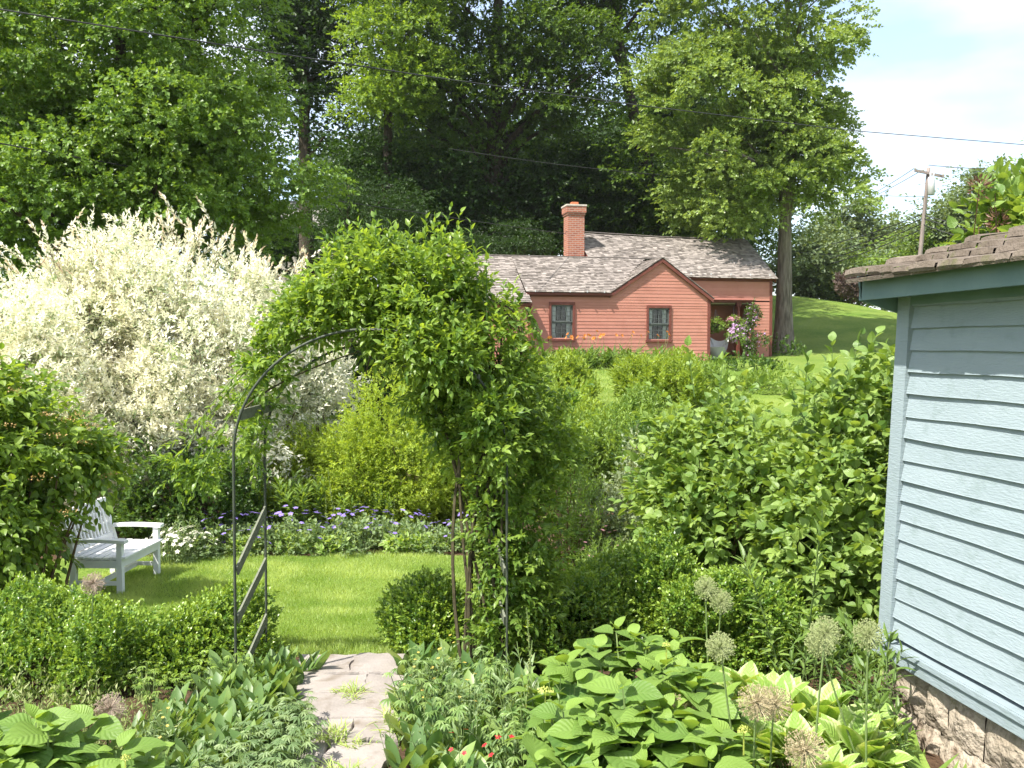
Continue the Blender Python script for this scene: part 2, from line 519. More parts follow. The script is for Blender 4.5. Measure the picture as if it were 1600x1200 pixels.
M = {}
M['ground'] = ground_mat('ground')
M['grass'] = leaf_mat('grass_blade', (0.19, 0.30, 0.055), (0.44, 0.53, 0.20), tw=0.42, rough=0.4, nz=0.5)
M['stone'] = solid_mat('path_stone', (0.20, 0.178, 0.16), (0.335, 0.30, 0.278), 5, 0.85, 0.2, 0.5, 60, rndmix=0.4, stain=((0.17, 0.14, 0.11), 7, 0.55, 0.75))
M['bark'] = solid_mat('grey_bark', (0.10, 0.085, 0.07), (0.26, 0.225, 0.19), 3.0, 0.95, 0.1, 1.0, 6, (4, 4, 0.6), bdist=0.08)
M['bark_dark'] = solid_mat('dark_bark', (0.035, 0.028, 0.022), (0.09, 0.072, 0.055), 3.0, 0.95, 0.1, 1.0, 8, (4, 4, 0.6), bdist=0.05)
M['twig'] = solid_mat('brown_twig', (0.09, 0.06, 0.035), (0.19, 0.13, 0.08), 20, 0.9, 0.1)
M['cane'] = solid_mat('old_rose_cane', (0.045, 0.04, 0.022), (0.10, 0.085, 0.05), 20, 0.9, 0.1)
M['green_stem'] = solid_mat('green_stem', (0.10, 0.16, 0.045), (0.17, 0.23, 0.08), 20, 0.6, 0.3)
M['red'] = solid_mat('red_paint', (0.385, 0.162, 0.12), (0.445, 0.2, 0.152), 2.5, 0.75, 0.25, 0.2, 60, rndmix=0.4, stain=((0.31, 0.13, 0.097), 1.3, 0.55, 0.8))
M['red_trim'] = solid_mat('red_trim_paint', (0.125, 0.037, 0.027), (0.16, 0.05, 0.036), 4, 0.6, 0.3)
M['shingle'] = solid_mat('weathered_shingle', (0.10, 0.086, 0.076), (0.35, 0.31, 0.285), 9, 0.9, 0.15, 0.6, 40, rndmix=0.72)
M['moss'] = solid_mat('mossy_shingle', (0.08, 0.064, 0.049), (0.20, 0.167, 0.138), 9, 0.95, 0.1, 0.7, 70, rndmix=0.5, bdist=0.012, stain=((0.095, 0.10, 0.04), 7, 0.58, 0.75))
M['brick'] = brick_mat('chimney_brick')
M['cap'] = solid_mat('chimney_cap', (0.42, 0.37, 0.32), (0.55, 0.5, 0.45), 8, 0.9, 0.1)
M['clay'] = solid_mat('clay_pot', (0.42, 0.13, 0.06), (0.5, 0.17, 0.085), 8, 0.8, 0.2)
M['sash'] = solid_mat('grey_sash_paint', (0.075, 0.085, 0.08), (0.10, 0.11, 0.105), 8, 0.5, 0.4)
M['glass'] = glass_mat('window_glass')
M['curtain'] = solid_mat('white_curtain', (0.75, 0.75, 0.73), (0.85, 0.85, 0.83), 12, 0.95, 0.1, stretch=(8, 8, 0.4))
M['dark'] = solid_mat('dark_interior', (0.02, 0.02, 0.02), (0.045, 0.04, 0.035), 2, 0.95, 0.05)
M['blue'] = solid_mat('pale_blue_paint', (0.215, 0.266, 0.288), (0.25, 0.302, 0.325), 2.2, 0.6, 0.3, 0.6, 25, (1, 1, 5), rndmix=0.35, bdist=0.006, stain=((0.20, 0.25, 0.262), 9, 0.56, 0.7))
M['blue_shaded'] = solid_mat('shaded_eave_paint', (0.11, 0.175, 0.18), (0.15, 0.22, 0.22), 4, 0.6, 0.3, 0.2, 30)  # shed paint made darker and greener, the eave's shade put into its colour
M['fieldstone'] = solid_mat('foundation_stone', (0.24, 0.20, 0.15), (0.41, 0.355, 0.285), 4.5, 0.95, 0.1, 1.0, 14, bdist=0.06, stain=((0.16, 0.12, 0.085), 9, 0.56, 0.72))
M['white'] = solid_mat('white_bench_paint', (0.66, 0.67, 0.69), (0.74, 0.74, 0.75), 8, 0.5, 0.4)
M['arch'] = solid_mat('grey_green_wood', (0.115, 0.13, 0.095), (0.18, 0.185, 0.14), 14, 0.8, 0.2, 0.3, 40, (1, 1, 5))
M['arch_iron'] = solid_mat('dark_green_iron', (0.03, 0.04, 0.028), (0.055, 0.065, 0.045), 14, 0.6, 0.4)
M['pole'] = solid_mat('weathered_pole', (0.17, 0.14, 0.13), (0.26, 0.22, 0.2), 3, 0.9, 0.1, stretch=(6, 6, 0.5))
M['tin'] = solid_mat('grey_metal', (0.42, 0.43, 0.44), (0.52, 0.53, 0.54), 3, 0.4, 0.5)
M['wire'] = solid_mat('black_wire', (0.02, 0.02, 0.022), (0.035, 0.035, 0.038), 3, 0.6, 0.3)
M['grey_roof'] = solid_mat('grey_roof', (0.26, 0.245, 0.24), (0.36, 0.34, 0.33), 2, 0.9, 0.1)
M['tan_wall'] = solid_mat('pale_wall', (0.4, 0.36, 0.32), (0.48, 0.44, 0.4), 2, 0.9, 0.1)
M['porcelain'] = solid_mat('insulator_glaze', (0.4, 0.4, 0.38), (0.5, 0.5, 0.48), 5, 0.3, 0.5)

# leaves
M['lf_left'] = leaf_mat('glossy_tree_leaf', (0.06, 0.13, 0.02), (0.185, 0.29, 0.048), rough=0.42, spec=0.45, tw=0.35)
M['lf_dark'] = leaf_mat('deep_green_shaded_leaf', (0.012, 0.034, 0.009), (0.042, 0.085, 0.016), rough=0.45, tw=0.35)  # deep green, lowered further so the colour carries shade from neighbouring trees
M['lf_deep'] = leaf_mat('deep_shade_leaf', (0.013, 0.038, 0.008), (0.042, 0.088, 0.014), rough=0.5, tw=0.35)  # very dark green, with the wood's shade worked into the leaf colour
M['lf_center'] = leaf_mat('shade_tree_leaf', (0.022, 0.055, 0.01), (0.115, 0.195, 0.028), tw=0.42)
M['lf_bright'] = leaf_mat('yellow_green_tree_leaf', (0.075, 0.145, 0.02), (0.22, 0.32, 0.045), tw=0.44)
M['lf_maple'] = leaf_mat('maple_leaf', (0.11, 0.18, 0.04), (0.255, 0.345, 0.09), rough=0.4, spec=0.45, tw=0.36)
M['lf_far'] = leaf_mat('far_tree_leaf', (0.085, 0.135, 0.055), (0.17, 0.22, 0.10), tw=0.3)
M['lf_smoke'] = leaf_mat('dull_purple_leaf', (0.12, 0.085, 0.08), (0.19, 0.14, 0.12), trans=(1.2, 1.0, 0.9), tw=0.25)
M['lf_willow'] = leaf_mat('dappled_leaf', (0.13, 0.21, 0.08), (0.36, 0.44, 0.22), trans=(1.1, 1.1, 0.85), tw=0.3, tipcol=(0.86, 0.83, 0.70), tipedge=(0.06, 0.52), rough=0.5)
M['lf_willowtip'] = leaf_mat('pink_shoot_leaf', (0.70, 0.54, 0.40), (0.80, 0.68, 0.52), trans=(1.1, 1.0, 0.9), tw=0.3)
M['lf_vib'] = leaf_mat('dark_shrub_leaf', (0.034, 0.08, 0.018), (0.10, 0.175, 0.032), rough=0.4, spec=0.4, tw=0.36)
M['lf_layer'] = leaf_mat('layered_shrub_leaf', (0.07, 0.14, 0.022), (0.24, 0.34, 0.05), rough=0.4, spec=0.4, tw=0.42)
M['lf_brown'] = leaf_mat('brown_seed', (0.10, 0.05, 0.03), (0.2, 0.11, 0.07), trans=(1, 1, 1), tw=0.2)
M['fl_rust'] = leaf_mat('rusty_berry', (0.27, 0.17, 0.05), (0.40, 0.27, 0.09), trans=(1, 1, 1), tw=0.15)
M['lf_vine'] = leaf_mat('rose_leaf', (0.065, 0.14, 0.025), (0.25, 0.355, 0.06), rough=0.4, tw=0.44)
M['lf_spirea'] = leaf_mat('gold_spirea_leaf', (0.17, 0.255, 0.03), (0.36, 0.46, 0.07), tw=0.42)
M['lf_box'] = leaf_mat('box_leaf', (0.05, 0.125, 0.014), (0.145, 0.25, 0.034), rough=0.33, spec=0.45, tw=0.3, tipcol=(0.26, 0.37, 0.055), tipedge=(0.5, 1.1))
M['lf_dogwood'] = leaf_mat('veined_dogwood_leaf', (0.085, 0.17, 0.032), (0.265, 0.37, 0.085), rough=0.38, spec=0.4, tw=0.34, vein=(0.24, 0.31, 0.15))
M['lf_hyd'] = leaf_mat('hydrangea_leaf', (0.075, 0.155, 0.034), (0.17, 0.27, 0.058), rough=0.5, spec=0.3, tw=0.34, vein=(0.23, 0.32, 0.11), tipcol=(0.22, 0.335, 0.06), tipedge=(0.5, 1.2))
M['lf_hosta'] = leaf_mat('hosta_leaf', (0.18, 0.31, 0.055), (0.29, 0.42, 0.10), rough=0.45, tw=0.36, vein=(0.26, 0.38, 0.10), edge=(0.47, 0.55, 0.26))
M['lf_lily'] = leaf_mat('broad_strap_leaf', (0.085, 0.165, 0.045), (0.22, 0.315, 0.095), rough=0.42, tw=0.32, spec=0.4)
M['lf_cut'] = leaf_mat('cut_leaf', (0.12, 0.19, 0.075), (0.24, 0.32, 0.14), tw=0.32)
M['lf_mid'] = leaf_mat('midgreen_shrub_leaf', (0.10, 0.18, 0.03), (0.23, 0.33, 0.065), tw=0.36)
M['lf_lime'] = leaf_mat('lime_shrub_leaf', (0.15, 0.23, 0.03), (0.28, 0.37, 0.06), tw=0.4)
M['lf_strap'] = leaf_mat('strap_leaf', (0.06, 0.12, 0.025), (0.14, 0.22, 0.05), tw=0.3)
M['lf_grey'] = leaf_mat('greyed_leaf', (0.14, 0.19, 0.10), (0.26, 0.31, 0.17), tw=0.3)
M['lf_straw'] = leaf_mat('spent_stalk', (0.15, 0.22, 0.055), (0.30, 0.33, 0.12), trans=(1, 1, .8), tw=0.25)
M['al_green'] = leaf_mat('pale_green_seed', (0.30, 0.36, 0.15), (0.44, 0.47, 0.24), trans=(1, 1, .8), tw=0.15)
M['al_tan'] = leaf_mat('tan_seed', (0.36, 0.30, 0.17), (0.52, 0.45, 0.29), trans=(1, 1, .9), tw=0.15)
M['al_mauve'] = leaf_mat('faded_mauve_seed', (0.35, 0.27, 0.21), (0.50, 0.41, 0.32), trans=(1, 1, .9), tw=0.15)
M['fl_purple'] = leaf_mat('violet_petal', (0.25, 0.18, 0.56), (0.36, 0.28, 0.66), trans=(1, 1, 1), tw=0.3)
M['fl_petunia'] = leaf_mat('petunia_petal', (0.42, 0.22, 0.44), (0.60, 0.42, 0.62), trans=(1, 1, 1), tw=0.3)
M['fl_pink'] = leaf_mat('pink_petal', (0.62, 0.24, 0.34), (0.70, 0.42, 0.48), trans=(1, 1, 1), tw=0.3)
M['fl_white'] = leaf_mat('cream_petal', (0.66, 0.66, 0.52), (0.78, 0.77, 0.66), trans=(1, 1, 1), tw=0.25)
M['fl_orange'] = leaf_mat('orange_petal', (0.62, 0.19, 0.03), (0.72, 0.30, 0.07), trans=(1, 1, 1), tw=0.3)
M['fl_red'] = leaf_mat('red_petal', (0.55, 0.02, 0.03), (0.66, 0.05, 0.06), trans=(1, 1, 1), tw=0.3)
M['fl_lime'] = leaf_mat('lime_flower', (0.40, 0.46, 0.09), (0.52, 0.56, 0.16), trans=(1, 1, 1), tw=0.3)
M['fl_yellow'] = leaf_mat('yellow_petal', (0.6, 0.45, 0.08), (0.68, 0.56, 0.16), trans=(1, 1, 1), tw=0.3)

T1 = Tpl(1, 0.34, 0.45, 0.25)
T1W = Tpl(1, 0.40, 0.42, 0.25)
T1N = Tpl(1, 0.15, 0.42, 0.25)
T1M = Tpl(1, 0.21, 0.42, 0.25)
T2 = Tpl(2, 0.32, 0.4, 0.3, 0.18)
T3 = Tpl(3, 0.30, 0.36, 0.3, 0.2)
T3R = Tpl(3, 0.23, 0.38, 0.3, 0.3)
T4 = Tpl(4, 0.34, 0.38, 0.28, 0.24, 0.9)
T7 = Tpl(7, 0.36, 0.38, 0.30, 0.30, 0.85, 0.05)
TH = Tpl(7, 0.37, 0.42, 0.22, 0.38, 0.9, 0.06)
TL = Tpl(5, 0.15, 0.5, 0.35, 0.12, 0.6)
TS = Tpl(6, 0.035, 0.35, 0.4, 0.62, 0.8)
TN = Tpl(3, 0.12, 0.4, 0.35, 0.25)

# ------------------------------------------------------------------ vegetation generators
def rdir(rng, n):
    return nrm(rng.normal(size=(n, 3)))


def blob_pts(rng, c, r, n, shell=0.5, lump=0.25):
    """points in a lumpy ellipsoid, thicker towards its skin; also the outward direction"""
    d = rdir(rng, n)
    k = rdir(rng, 5) * rng.uniform(2.0, 5.0, (5, 1)); ph = rng.uniform(0, 6.28, 5)
    f = 1 + lump * np.sum(np.sin(d @ k.T + ph), 1) / 2.0
    rad = (1 - shell * rng.random(n) ** 1.4) * f
    p = np.asarray(c) + d * np.asarray(r) * rad[:, None]
    return p, nrm(d / np.asarray(r))


def twig_leaves(fol, rng, P, D, L, k, size, tpl, spread=0.95, upb=0.3, droop=0.0, rnd=None, W=1.0, mat=0, nflip=0.55, t0=0.1, endtip=True, face=None):
    """k leaves along each of N twigs that start at P and run along D for L"""
    N = len(P)
    if N == 0:
        return
    D = nrm(D)
    L = np.broadcast_to(np.asarray(L, float), (N,))
    t = np.linspace(t0, 1.0, k)[None, :] + rng.normal(0, 0.03, (N, k))
    ref = rdir(rng, N)
    e1 = nrm(np.cross(D, ref)); e2 = np.cross(D, e1)
    ph = np.arange(k)[None, :] * 2.4 + rng.uniform(0, 6.28, (N, 1)) + rng.normal(0, 0.3, (N, k))
    sp = spread * (1.15 - 0.75 * t) if endtip else spread * np.ones_like(t)
    ld = D[:, None] * np.cos(sp)[..., None] + (e1[:, None] * np.cos(ph)[..., None] + e2[:, None] * np.sin(ph)[..., None]) * np.sin(sp)[..., None]
    ld[..., 2] += upb * 0.3 - droop * 0.6
    pos = P[:, None] + D[:, None] * (L[:, None] * t)[..., None]
    pos[..., 2] -= droop * L[:, None] * t ** 2 * 0.6
    U = rng.normal(0, nflip, (N, k, 3)) + np.array([0, 0, 1.0]) + D[:, None] * 0.15
    if face is not None:
        U = rng.normal(0, nflip, (N, k, 3)) + face[:, None]
    s = size * rng.uniform(0.65, 1.25, (N, k))
    tw = rng.random(N) if rnd is None else rnd
    rr = np.clip(0.55 * tw[:, None] + 0.45 * rng.random((N, k)), 0, 1)
    fol.leaves(tpl, pos.reshape(-1, 3), ld.reshape(-1, 3), U.reshape(-1, 3), s.ravel(), rr.ravel(), t.ravel(), W, mat)


def ell(px, ytop, ybot, d, rx, ry):
    """an ellipsoid seen between the rows ytop and ybot, rx pixels to each side of column px, standing d metres off"""
    a = at(px, ytop, d); b = at(px, ybot, d)
    return (np.array([a[0], d, (a[2] + b[2]) / 2]), np.array([rx * d / F_PX, ry, (a[2] - b[2]) / 2]))


SEED = [100]


def nrng():
    SEED[0] += 1
    return np.random.default_rng(SEED[0])


def shrub(name, label, cat, blobs, nt, tl, k, ls, tpl, mat, up=0.45, spread=0.95, shell=0.5, stems=26, droop=0.0, lump=0.22,
          group=None, W=1.0, stem_mat='twig', wob=0.35, part='foliage', nflip=0.55, upb=0.3, stem_r=0.008, extra=None):
    rng = nrng()
    c0, r0 = blobs[0]
    base = np.array([c0[0], c0[1], float(G(c0[0], c0[1]))])
    root = thing(name, label, cat, base, 0, group)
    f = Fol(); st = Fol()
    area = np.array([(b[1][0] * b[1][2] + b[1][0] * b[1][1] + b[1][1] * b[1][2]) for b in blobs]); area = area / area.sum()
    for (c, r), a in zip(blobs, area):
        n = max(4, int(nt * a * 1.5))
        p, o = blob_pts(rng, c, r, n, shell, lump)
        g = G(p[:, 0], p[:, 1])
        ok = p[:, 2] > g + 0.02
        p, o = p[ok], o[ok]; n = len(p)
        D = nrm(o * (1 - up) + np.array([0, 0, up]) + rng.normal(0, wob, (n, 3)))
        L = tl * rng.uniform(0.6, 1.35, n)
        twig_leaves(f, rng, p - D * L[:, None] * 0.6, D, L, k, ls, tpl, spread, upb, droop, W=W, nflip=nflip)
        ns = max(3, int(stems * a))
        idx = rng.choice(n, min(ns, n), replace=False)
        for i in idx:
            bc = c * 0.4 + c0 * 0.6
            b0 = np.array([bc[0] + rng.normal(0, r[0] * 0.18), bc[1] + rng.normal(0, r[1] * 0.18), 0]); b0[2] = float(G(b0[0], b0[1])) - 0.03
            e = c + (p[i] - c) * 0.85
            m = b0 * 0.5 + e * 0.5 + np.array([0, 0, 0.12 * abs(e[2] - b0[2])]) + rng.normal(0, 0.04, 3) * r[0]
            tt = np.linspace(0, 1, 6)[:, None]
            pts = b0 * (1 - tt) ** 2 + 2 * m * tt * (1 - tt) + e * tt ** 2
            st.tube(pts, np.linspace(stem_r * 1.5, stem_r * 0.4, 6), 4)
    if extra:
        extra(f, rng, blobs)
    f.build(part, [M[mat]], root, origin=base)
    st.build('stem', [M[stem_mat]], root, origin=base)
    return root, base


def curve_pts(a, b, c, n=8):
    t = np.linspace(0, 1, n)[:, None]
    return np.asarray(a) * (1 - t) ** 2 + 2 * np.asarray(b) * t * (1 - t) + np.asarray(c) * t ** 2


def tree(name, label, bx, by, blobs, nclump, crad, mtw, k, ls, tpl, mat, bark='bark_dark', tr=0.3, flat=0.3, shell=0.6, lump=0.25,
         group=None, limbs=24, droop=0.25, top=None, up=0.15, cat='tree', nflip=0.5, tilt=0.0, two=None, pend=0.0, lmin=0.2, puff=False):
    """trunk with limbs out to clumps; each clump is a spray of leafy twigs"""
    rng = nrng()
    base = np.array([bx, by, float(G(bx, by)) - 0.1])
    root = thing(name, label, cat, base, 0, group)
    f = Fol()
    area = np.array([b[1][0] * b[1][2] + b[1][0] * b[1][1] + b[1][1] * b[1][2] for b in blobs]); area = area / area.sum()
    CC = []
    for (c, r), a in zip(blobs, area):
        p, o = blob_pts(rng, c, r, max(3, int(nclump * a * 2.3)), shell, lump)
        CC.append(p)
    C = np.concatenate(CC)
    C = C[C[:, 2] > G(C[:, 0], C[:, 1]) + 0.3]
    nC = len(C)
    az = rng.uniform(0, 6.28, (nC, mtw)); el = rng.normal(up, flat, (nC, mtw))
    D = np.stack([np.cos(az) * np.cos(el), np.sin(az) * np.cos(el), np.sin(el)], -1)
    # lean the spray away from the trunk
    ow = C - np.array([bx, by, 0]); ow[:, 2] = 0; ow = nrm(ow)
    D = nrm(D + ow[:, None] * 0.45)
    cr = crad * rng.uniform(0.6, 1.35, nC)
    off = rng.normal(0, 1, (nC, mtw, 3)) * cr[:, None, None] * np.array([0.38, 0.38, 0.2])
    P = C[:, None] + off
    L = cr[:, None] * rng.uniform(0.35, 0.95, (nC, mtw))
    fc = None
    if puff:
        # rounded tufts: twigs fan out from the upper skin of each tuft
        q = rdir(rng, nC * mtw).reshape(nC, mtw, 3)
        q[..., 2] = np.where(q[..., 2] < -0.25, -q[..., 2], q[..., 2])
        q = nrm(q)
        P = C[:, None] + q * cr[:, None, None] * np.array([0.8, 0.8, 0.5]) * rng.uniform(0.75, 1.0, (nC, mtw, 1))
        D = nrm(q + ow[:, None] * 0.5 + rng.normal(0, 0.3, (nC, mtw, 3)) + np.array([0, 0, -0.15]))
        L = cr[:, None] * rng.uniform(0.18, 0.42, (nC, mtw))
        fc = nrm(q + np.array([0, 0, 0.7])).reshape(-1, 3)
    rc = np.repeat(rng.random(nC), mtw) * 0.6 + rng.random(nC * mtw) * 0.4
    twig_leaves(f, rng, P.reshape(-1, 3), D.reshape(-1, 3), L.ravel(), k, ls * 1.15, tpl, 1.0, 0.1 - pend, droop, rnd=rc, nflip=nflip, face=fc)
    f.build('crown', [M[mat]], root, origin=base)
    # trunk
    t = Fol()
    ztop = (top if top is not None else max(c[2] + r[2] * 0.7 for c, r in blobs))
    zz = np.linspace(base[2], ztop, 16)
    s = (zz - base[2]) / (ztop - base[2])
    wx = np.cumsum(rng.normal(0, 0.02, 16)) * (ztop - base[2]) * 0.15
    trunk = np.stack([bx + wx * s + tilt * (zz - base[2]), by + wx[::-1] * s * 0.5, zz], -1)
    rad = tr * (1 - 0.85 * s) * (1 + 0.5 * np.exp(-s * 18))
    t.tube(trunk, rad, 12)
    if two:
        z1, dx = two
        zz2 = np.linspace(z1, ztop * 0.97, 12); s2 = (zz2 - z1) / (ztop * 0.97 - z1)
        bx0 = np.interp(z1, zz, trunk[:, 0])
        t.tube(np.stack([bx0 + dx * np.sqrt(s2), np.full(12, by) - 0.15 * s2, zz2], -1), tr * 0.55 * (1 - 0.8 * s2), 9)
    for i in rng.choice(nC, min(limbs, nC), replace=False):
        e = C[i]
        rdist = math.hypot(e[0] - bx, e[1] - by)
        z0 = np.clip(e[2] - 0.55 * rdist - 0.5, base[2] + lmin * (ztop - base[2]), ztop * 0.95)
        j = np.array([np.interp(z0, zz, trunk[:, q]) for q in range(3)])
        mid = j * 0.45 + e * 0.55 + np.array([0, 0, 0.12 * rdist]) + rng.normal(0, 0.12, 3) * rdist * 0.4
        r0 = np.interp(z0, zz, rad) * 0.5
        t.tube(curve_pts(j, mid, e, 8), np.linspace(r0, max(0.012, r0 * 0.16), 8), 6)
    t.build('trunk', [M[bark]], root, smooth=True, origin=base)
    return root, base, C


# ------------------------------------------------------------------ ground, lawn, path
def build_ground():
    xs = np.concatenate([-np.geomspace(600, 22, 26), np.arange(-21.5, 22, 0.45), np.geomspace(22.2, 600, 26)])
    ys = np.concatenate([np.linspace(-60, -4, 10), np.arange(-3, 15, 0.25), np.arange(15, 70, 0.7), np.geomspace(71, 900, 26)])
    X, Y = np.meshgrid(xs, ys)
    Z = G(X, Y)
    nx, ny = len(xs), len(ys)
    V = np.stack([X, Y, Z], -1).reshape(-1, 3)
    i = np.arange((ny - 1) * nx).reshape(ny - 1, nx)[:, :-1].ravel()
    q = np.stack([i, i + 1, i + nx + 1, i + nx], -1)
    lawn = (Y > 6.1) & (Y < 11.35) & (X < 2.2) & (X > -4.4 - 0.1 * Y)
    lawn |= (Y > 16.5) & (Y < 30.0)
    lawn |= (Y > 36) | (X > 10) & (Y > 28)
    lawn |= (X > 4)  & (Y > 8)
    lawn |= (X < -4.2) & (Y < 7) | (X < -9) | (X > 6) | (Y < 1.5)
    bed = 1.0 - lawn.astype(float)
    me = raw_mesh('ground', V, [q], [M['ground']], attrs={'bed': bed.ravel()}, smooth=True)
    return tag(new_obj('ground', me), kind='structure')


build_ground()


def build_path():
    rng = np.random.default_rng(5)
    f = Fol()
    rows = [(5.98, 5.62), (5.60, 5.30), (5.28, 4.92), (4.90, 4.62), (4.60, 4.22), (4.20, 3.85), (3.83, 3.4), (3.38, 2.9)]
    for i, (y1, y0) in enumerate(rows):
        xc = -0.99 + 0.055 * (5.8 - (y0 + y1) / 2)
        xa, xb = xc - 0.37 + rng.normal(0, 0.02), xc + 0.33 + rng.normal(0, 0.02)
        cuts = [xa, xb] if i in (2, 5) else [xa, xa + (xb - xa) * rng.uniform(0.35, 0.7), xb]
        for a, b in zip(cuts[:-1], cuts[1:]):
            z = float(G(a, y0)) + 0.035 + rng.uniform(-0.006, 0.006)
            jit = lambda: rng.normal(0, 0.012)
            n = 5
            ring = []
            for s in range(n): ring.append((a + (b - a) * s / n, y0 + jit()))
            for s in range(n): ring.append((b + jit(), y0 + (y1 - y0) * s / n))
            for s in range(n): ring.append((b - (b - a) * s / n, y1 + jit()))
            for s in range(n): ring.append((a + jit(), y1 - (y1 - y0) * s / n))
            ring = np.array(ring) ; c = ring.mean(0); m = len(ring)
            top = np.concatenate([(ring - c) * 0.955 + c, np.full((m, 1), z)], 1)
            lip = np.concatenate([(ring - c) * 0.985 + c, np.full((m, 1), z - 0.012)], 1)
            bot = np.concatenate([(ring - c) * 0.985 + c, np.full((m, 1), z - 0.09)], 1)
            V = np.concatenate([top, lip, bot, [[c[0], c[1], z + 0.002]]])
            F = [(j, (j + 1) % m, 3 * m) for j in range(m)]
            F += [(m + j, m + (j + 1) % m, (j + 1) % m, j) for j in range(m)]
            F += [(2 * m + j, 2 * m + (j + 1) % m, m + (j + 1) % m, m + j) for j in range(m)]
            f.poly(V, F, 0, rng.random())
    o = f.build('path', [M['stone']])
    return tag(o, kind='structure')


build_path()


def grass_blades(name, n, region, h, w, seed, mat='grass'):
    rng = np.random.default_rng(seed)
    x0, x1, y0, y1 = region[:4]
    x = rng.uniform(x0, x1, n); y = rng.uniform(y0, y1, n)
    if len(region) > 4:
        ok = region[4](x, y); x, y = x[ok], y[ok]
    n = len(x)
    P = np.stack([x, y, G(x, y) - 0.003], -1)
    az = rng.uniform(0, 6.28, n); ti = rng.uniform(0.05, 0.95, n)
    D = np.stack([np.cos(az) * np.sin(ti), np.sin(az) * np.sin(ti), np.cos(ti)], -1)
    f = Fol()
    pat = np.zeros(n); pat2 = np.zeros(n)
    for q in range(9):
        a = rng.uniform(0, 6.28); w1 = rng.uniform(1.2, 3.5); w2 = rng.uniform(4, 12); p0 = rng.uniform(0, 6.28, 2)
        u = x * math.cos(a) + y * math.sin(a)
        pat += np.sin(u * w1 + p0[0]); pat2 += np.sin(u * w2 + p0[1])
    pat = np.clip(0.5 + pat / 8, 0, 1); pat2 = np.clip(0.5 + pat2 / 7, 0, 1)
    rr = np.clip(0.5 * pat * pat2 + 0.3 * pat2 + 0.45 * rng.random(n) - 0.1, 0, 1)
    f.leaves(Tpl(1, w, 0.3, 0.1), P, D, rdir(rng, n), h * rng.uniform(0.5, 1.3, n) * (0.8 + 0.4 * pat2), rr)
    return f.build(name, [M[mat]])


g = grass_blades('grass', 230000, (-5.2, 2.2, 6.0, 11.55, lambda x, y: (x > -4.0 - 0.06 * y) & (y < 11.4 + 0.12 * np.sin(x * 3) + 0.05 * np.sin(x * 11))), 0.05, 0.055, 3)
tag(g, kind='stuff')
g = grass_blades('meadow_grass', 90000, (-5, 6.5, 15, 30), 0.1, 0.06, 4)
tag(g, kind='stuff')

# ------------------------------------------------------------------ boarding and shingles
def clapboards(f, rng, M4, w0, w1, ex, spans, lip=0.014, mat=0):
    """overlapping boards on a wall; spans(w) -> list of (u0, u1) at height w; M4(u, v, w) -> point, v points into the wall"""
    w = w0
    while w < w1 - 1e-4:
        wt = min(w + ex, w1)
        for (a0, b0), (a1, b1) in zip(spans(w + 1e-4), spans(wt - 1e-4)):
            if b0 - a0 < 0.02:
                continue
            r = rng.random()
            j = rng.normal(0, 0.0012)
            b = [M4(a0, -lip + j, w), M4(b0, -lip + j, w), M4(b1, -0.003, wt + 0.008), M4(a1, -0.003, wt + 0.008), M4(a0, 0.0, w), M4(b0, 0.0, w)]
            f.poly(b, [(0, 1, 2, 3), (4, 5, 1, 0)], mat, r)
        w = wt


def shingles(f, rng, O, U, S, length, exp, width, thick, urange, mat=0, jag=0.25, clusters=1.0, butt=1.0, sag=None):
    """courses of shingles on a roof plane; O eave origin, U along the eave, S up the slope"""
    U = np.asarray(U, float); S = nrm(S); Nn = nrm(np.cross(U, S))
    s = 0.0
    while s < length - 1e-4:
        a, b = urange(s)
        u = a - rng.uniform(0, width)
        while u < b:
            wdt = width * rng.uniform(0.6, 1.45)
            u0, u1 = max(u, a), min(u + wdt - 0.003, b)
            u += wdt
            if u1 - u0 < 0.015:
                continue
            s0 = s - rng.uniform(0, jag) * exp * 0.5
            s1 = min(s + exp * 1.15, length)
            t = thick * rng.uniform(0.7, 1.3)
            lift = 0.012 * rng.random() * (thick / 0.02)
            P = lambda uu, ss, h: np.asarray(O) + U * uu + S * ss + Nn * h + (0 if sag is None else np.array([0, 0, sag(uu, ss)]))
            V = [P(u0, s0, t * 0.15 + lift), P(u1, s0, t * 0.15 + lift), P(u1, s0, t * 1.1 + lift), P(u0, s0, t * 1.1 + lift),
                 P(u1, s1, t * 0.3), P(u0, s1, t * 0.3), P(u1, s1, -0.005), P(u0, s1, -0.005)]
            f.poly(V, [(0, 1, 2, 3), (3, 2, 4, 5), (0, 3, 5, 7), (1, 6, 4, 2)], mat, rng.random())
        s += exp


def rect_minus(spans, w, holes):
    out = []
    for a, b in spans:
        segs = [(a, b)]
        for (h0, h1, z0, z1) in holes:
            if z0 - 0.01 < w < z1 + 0.01:
                nxt = []
                for p, q in segs:
                    if h1 <= p or h0 >= q: nxt.append((p, q))
                    else:
                        nxt.append((p, max(p, h0))); nxt.append((min(q, h1), q))
                segs = nxt
            else:
                segs = [s for p, q in segs for s in ((p, q), (q, q))] if False else segs
        out += segs
    return out


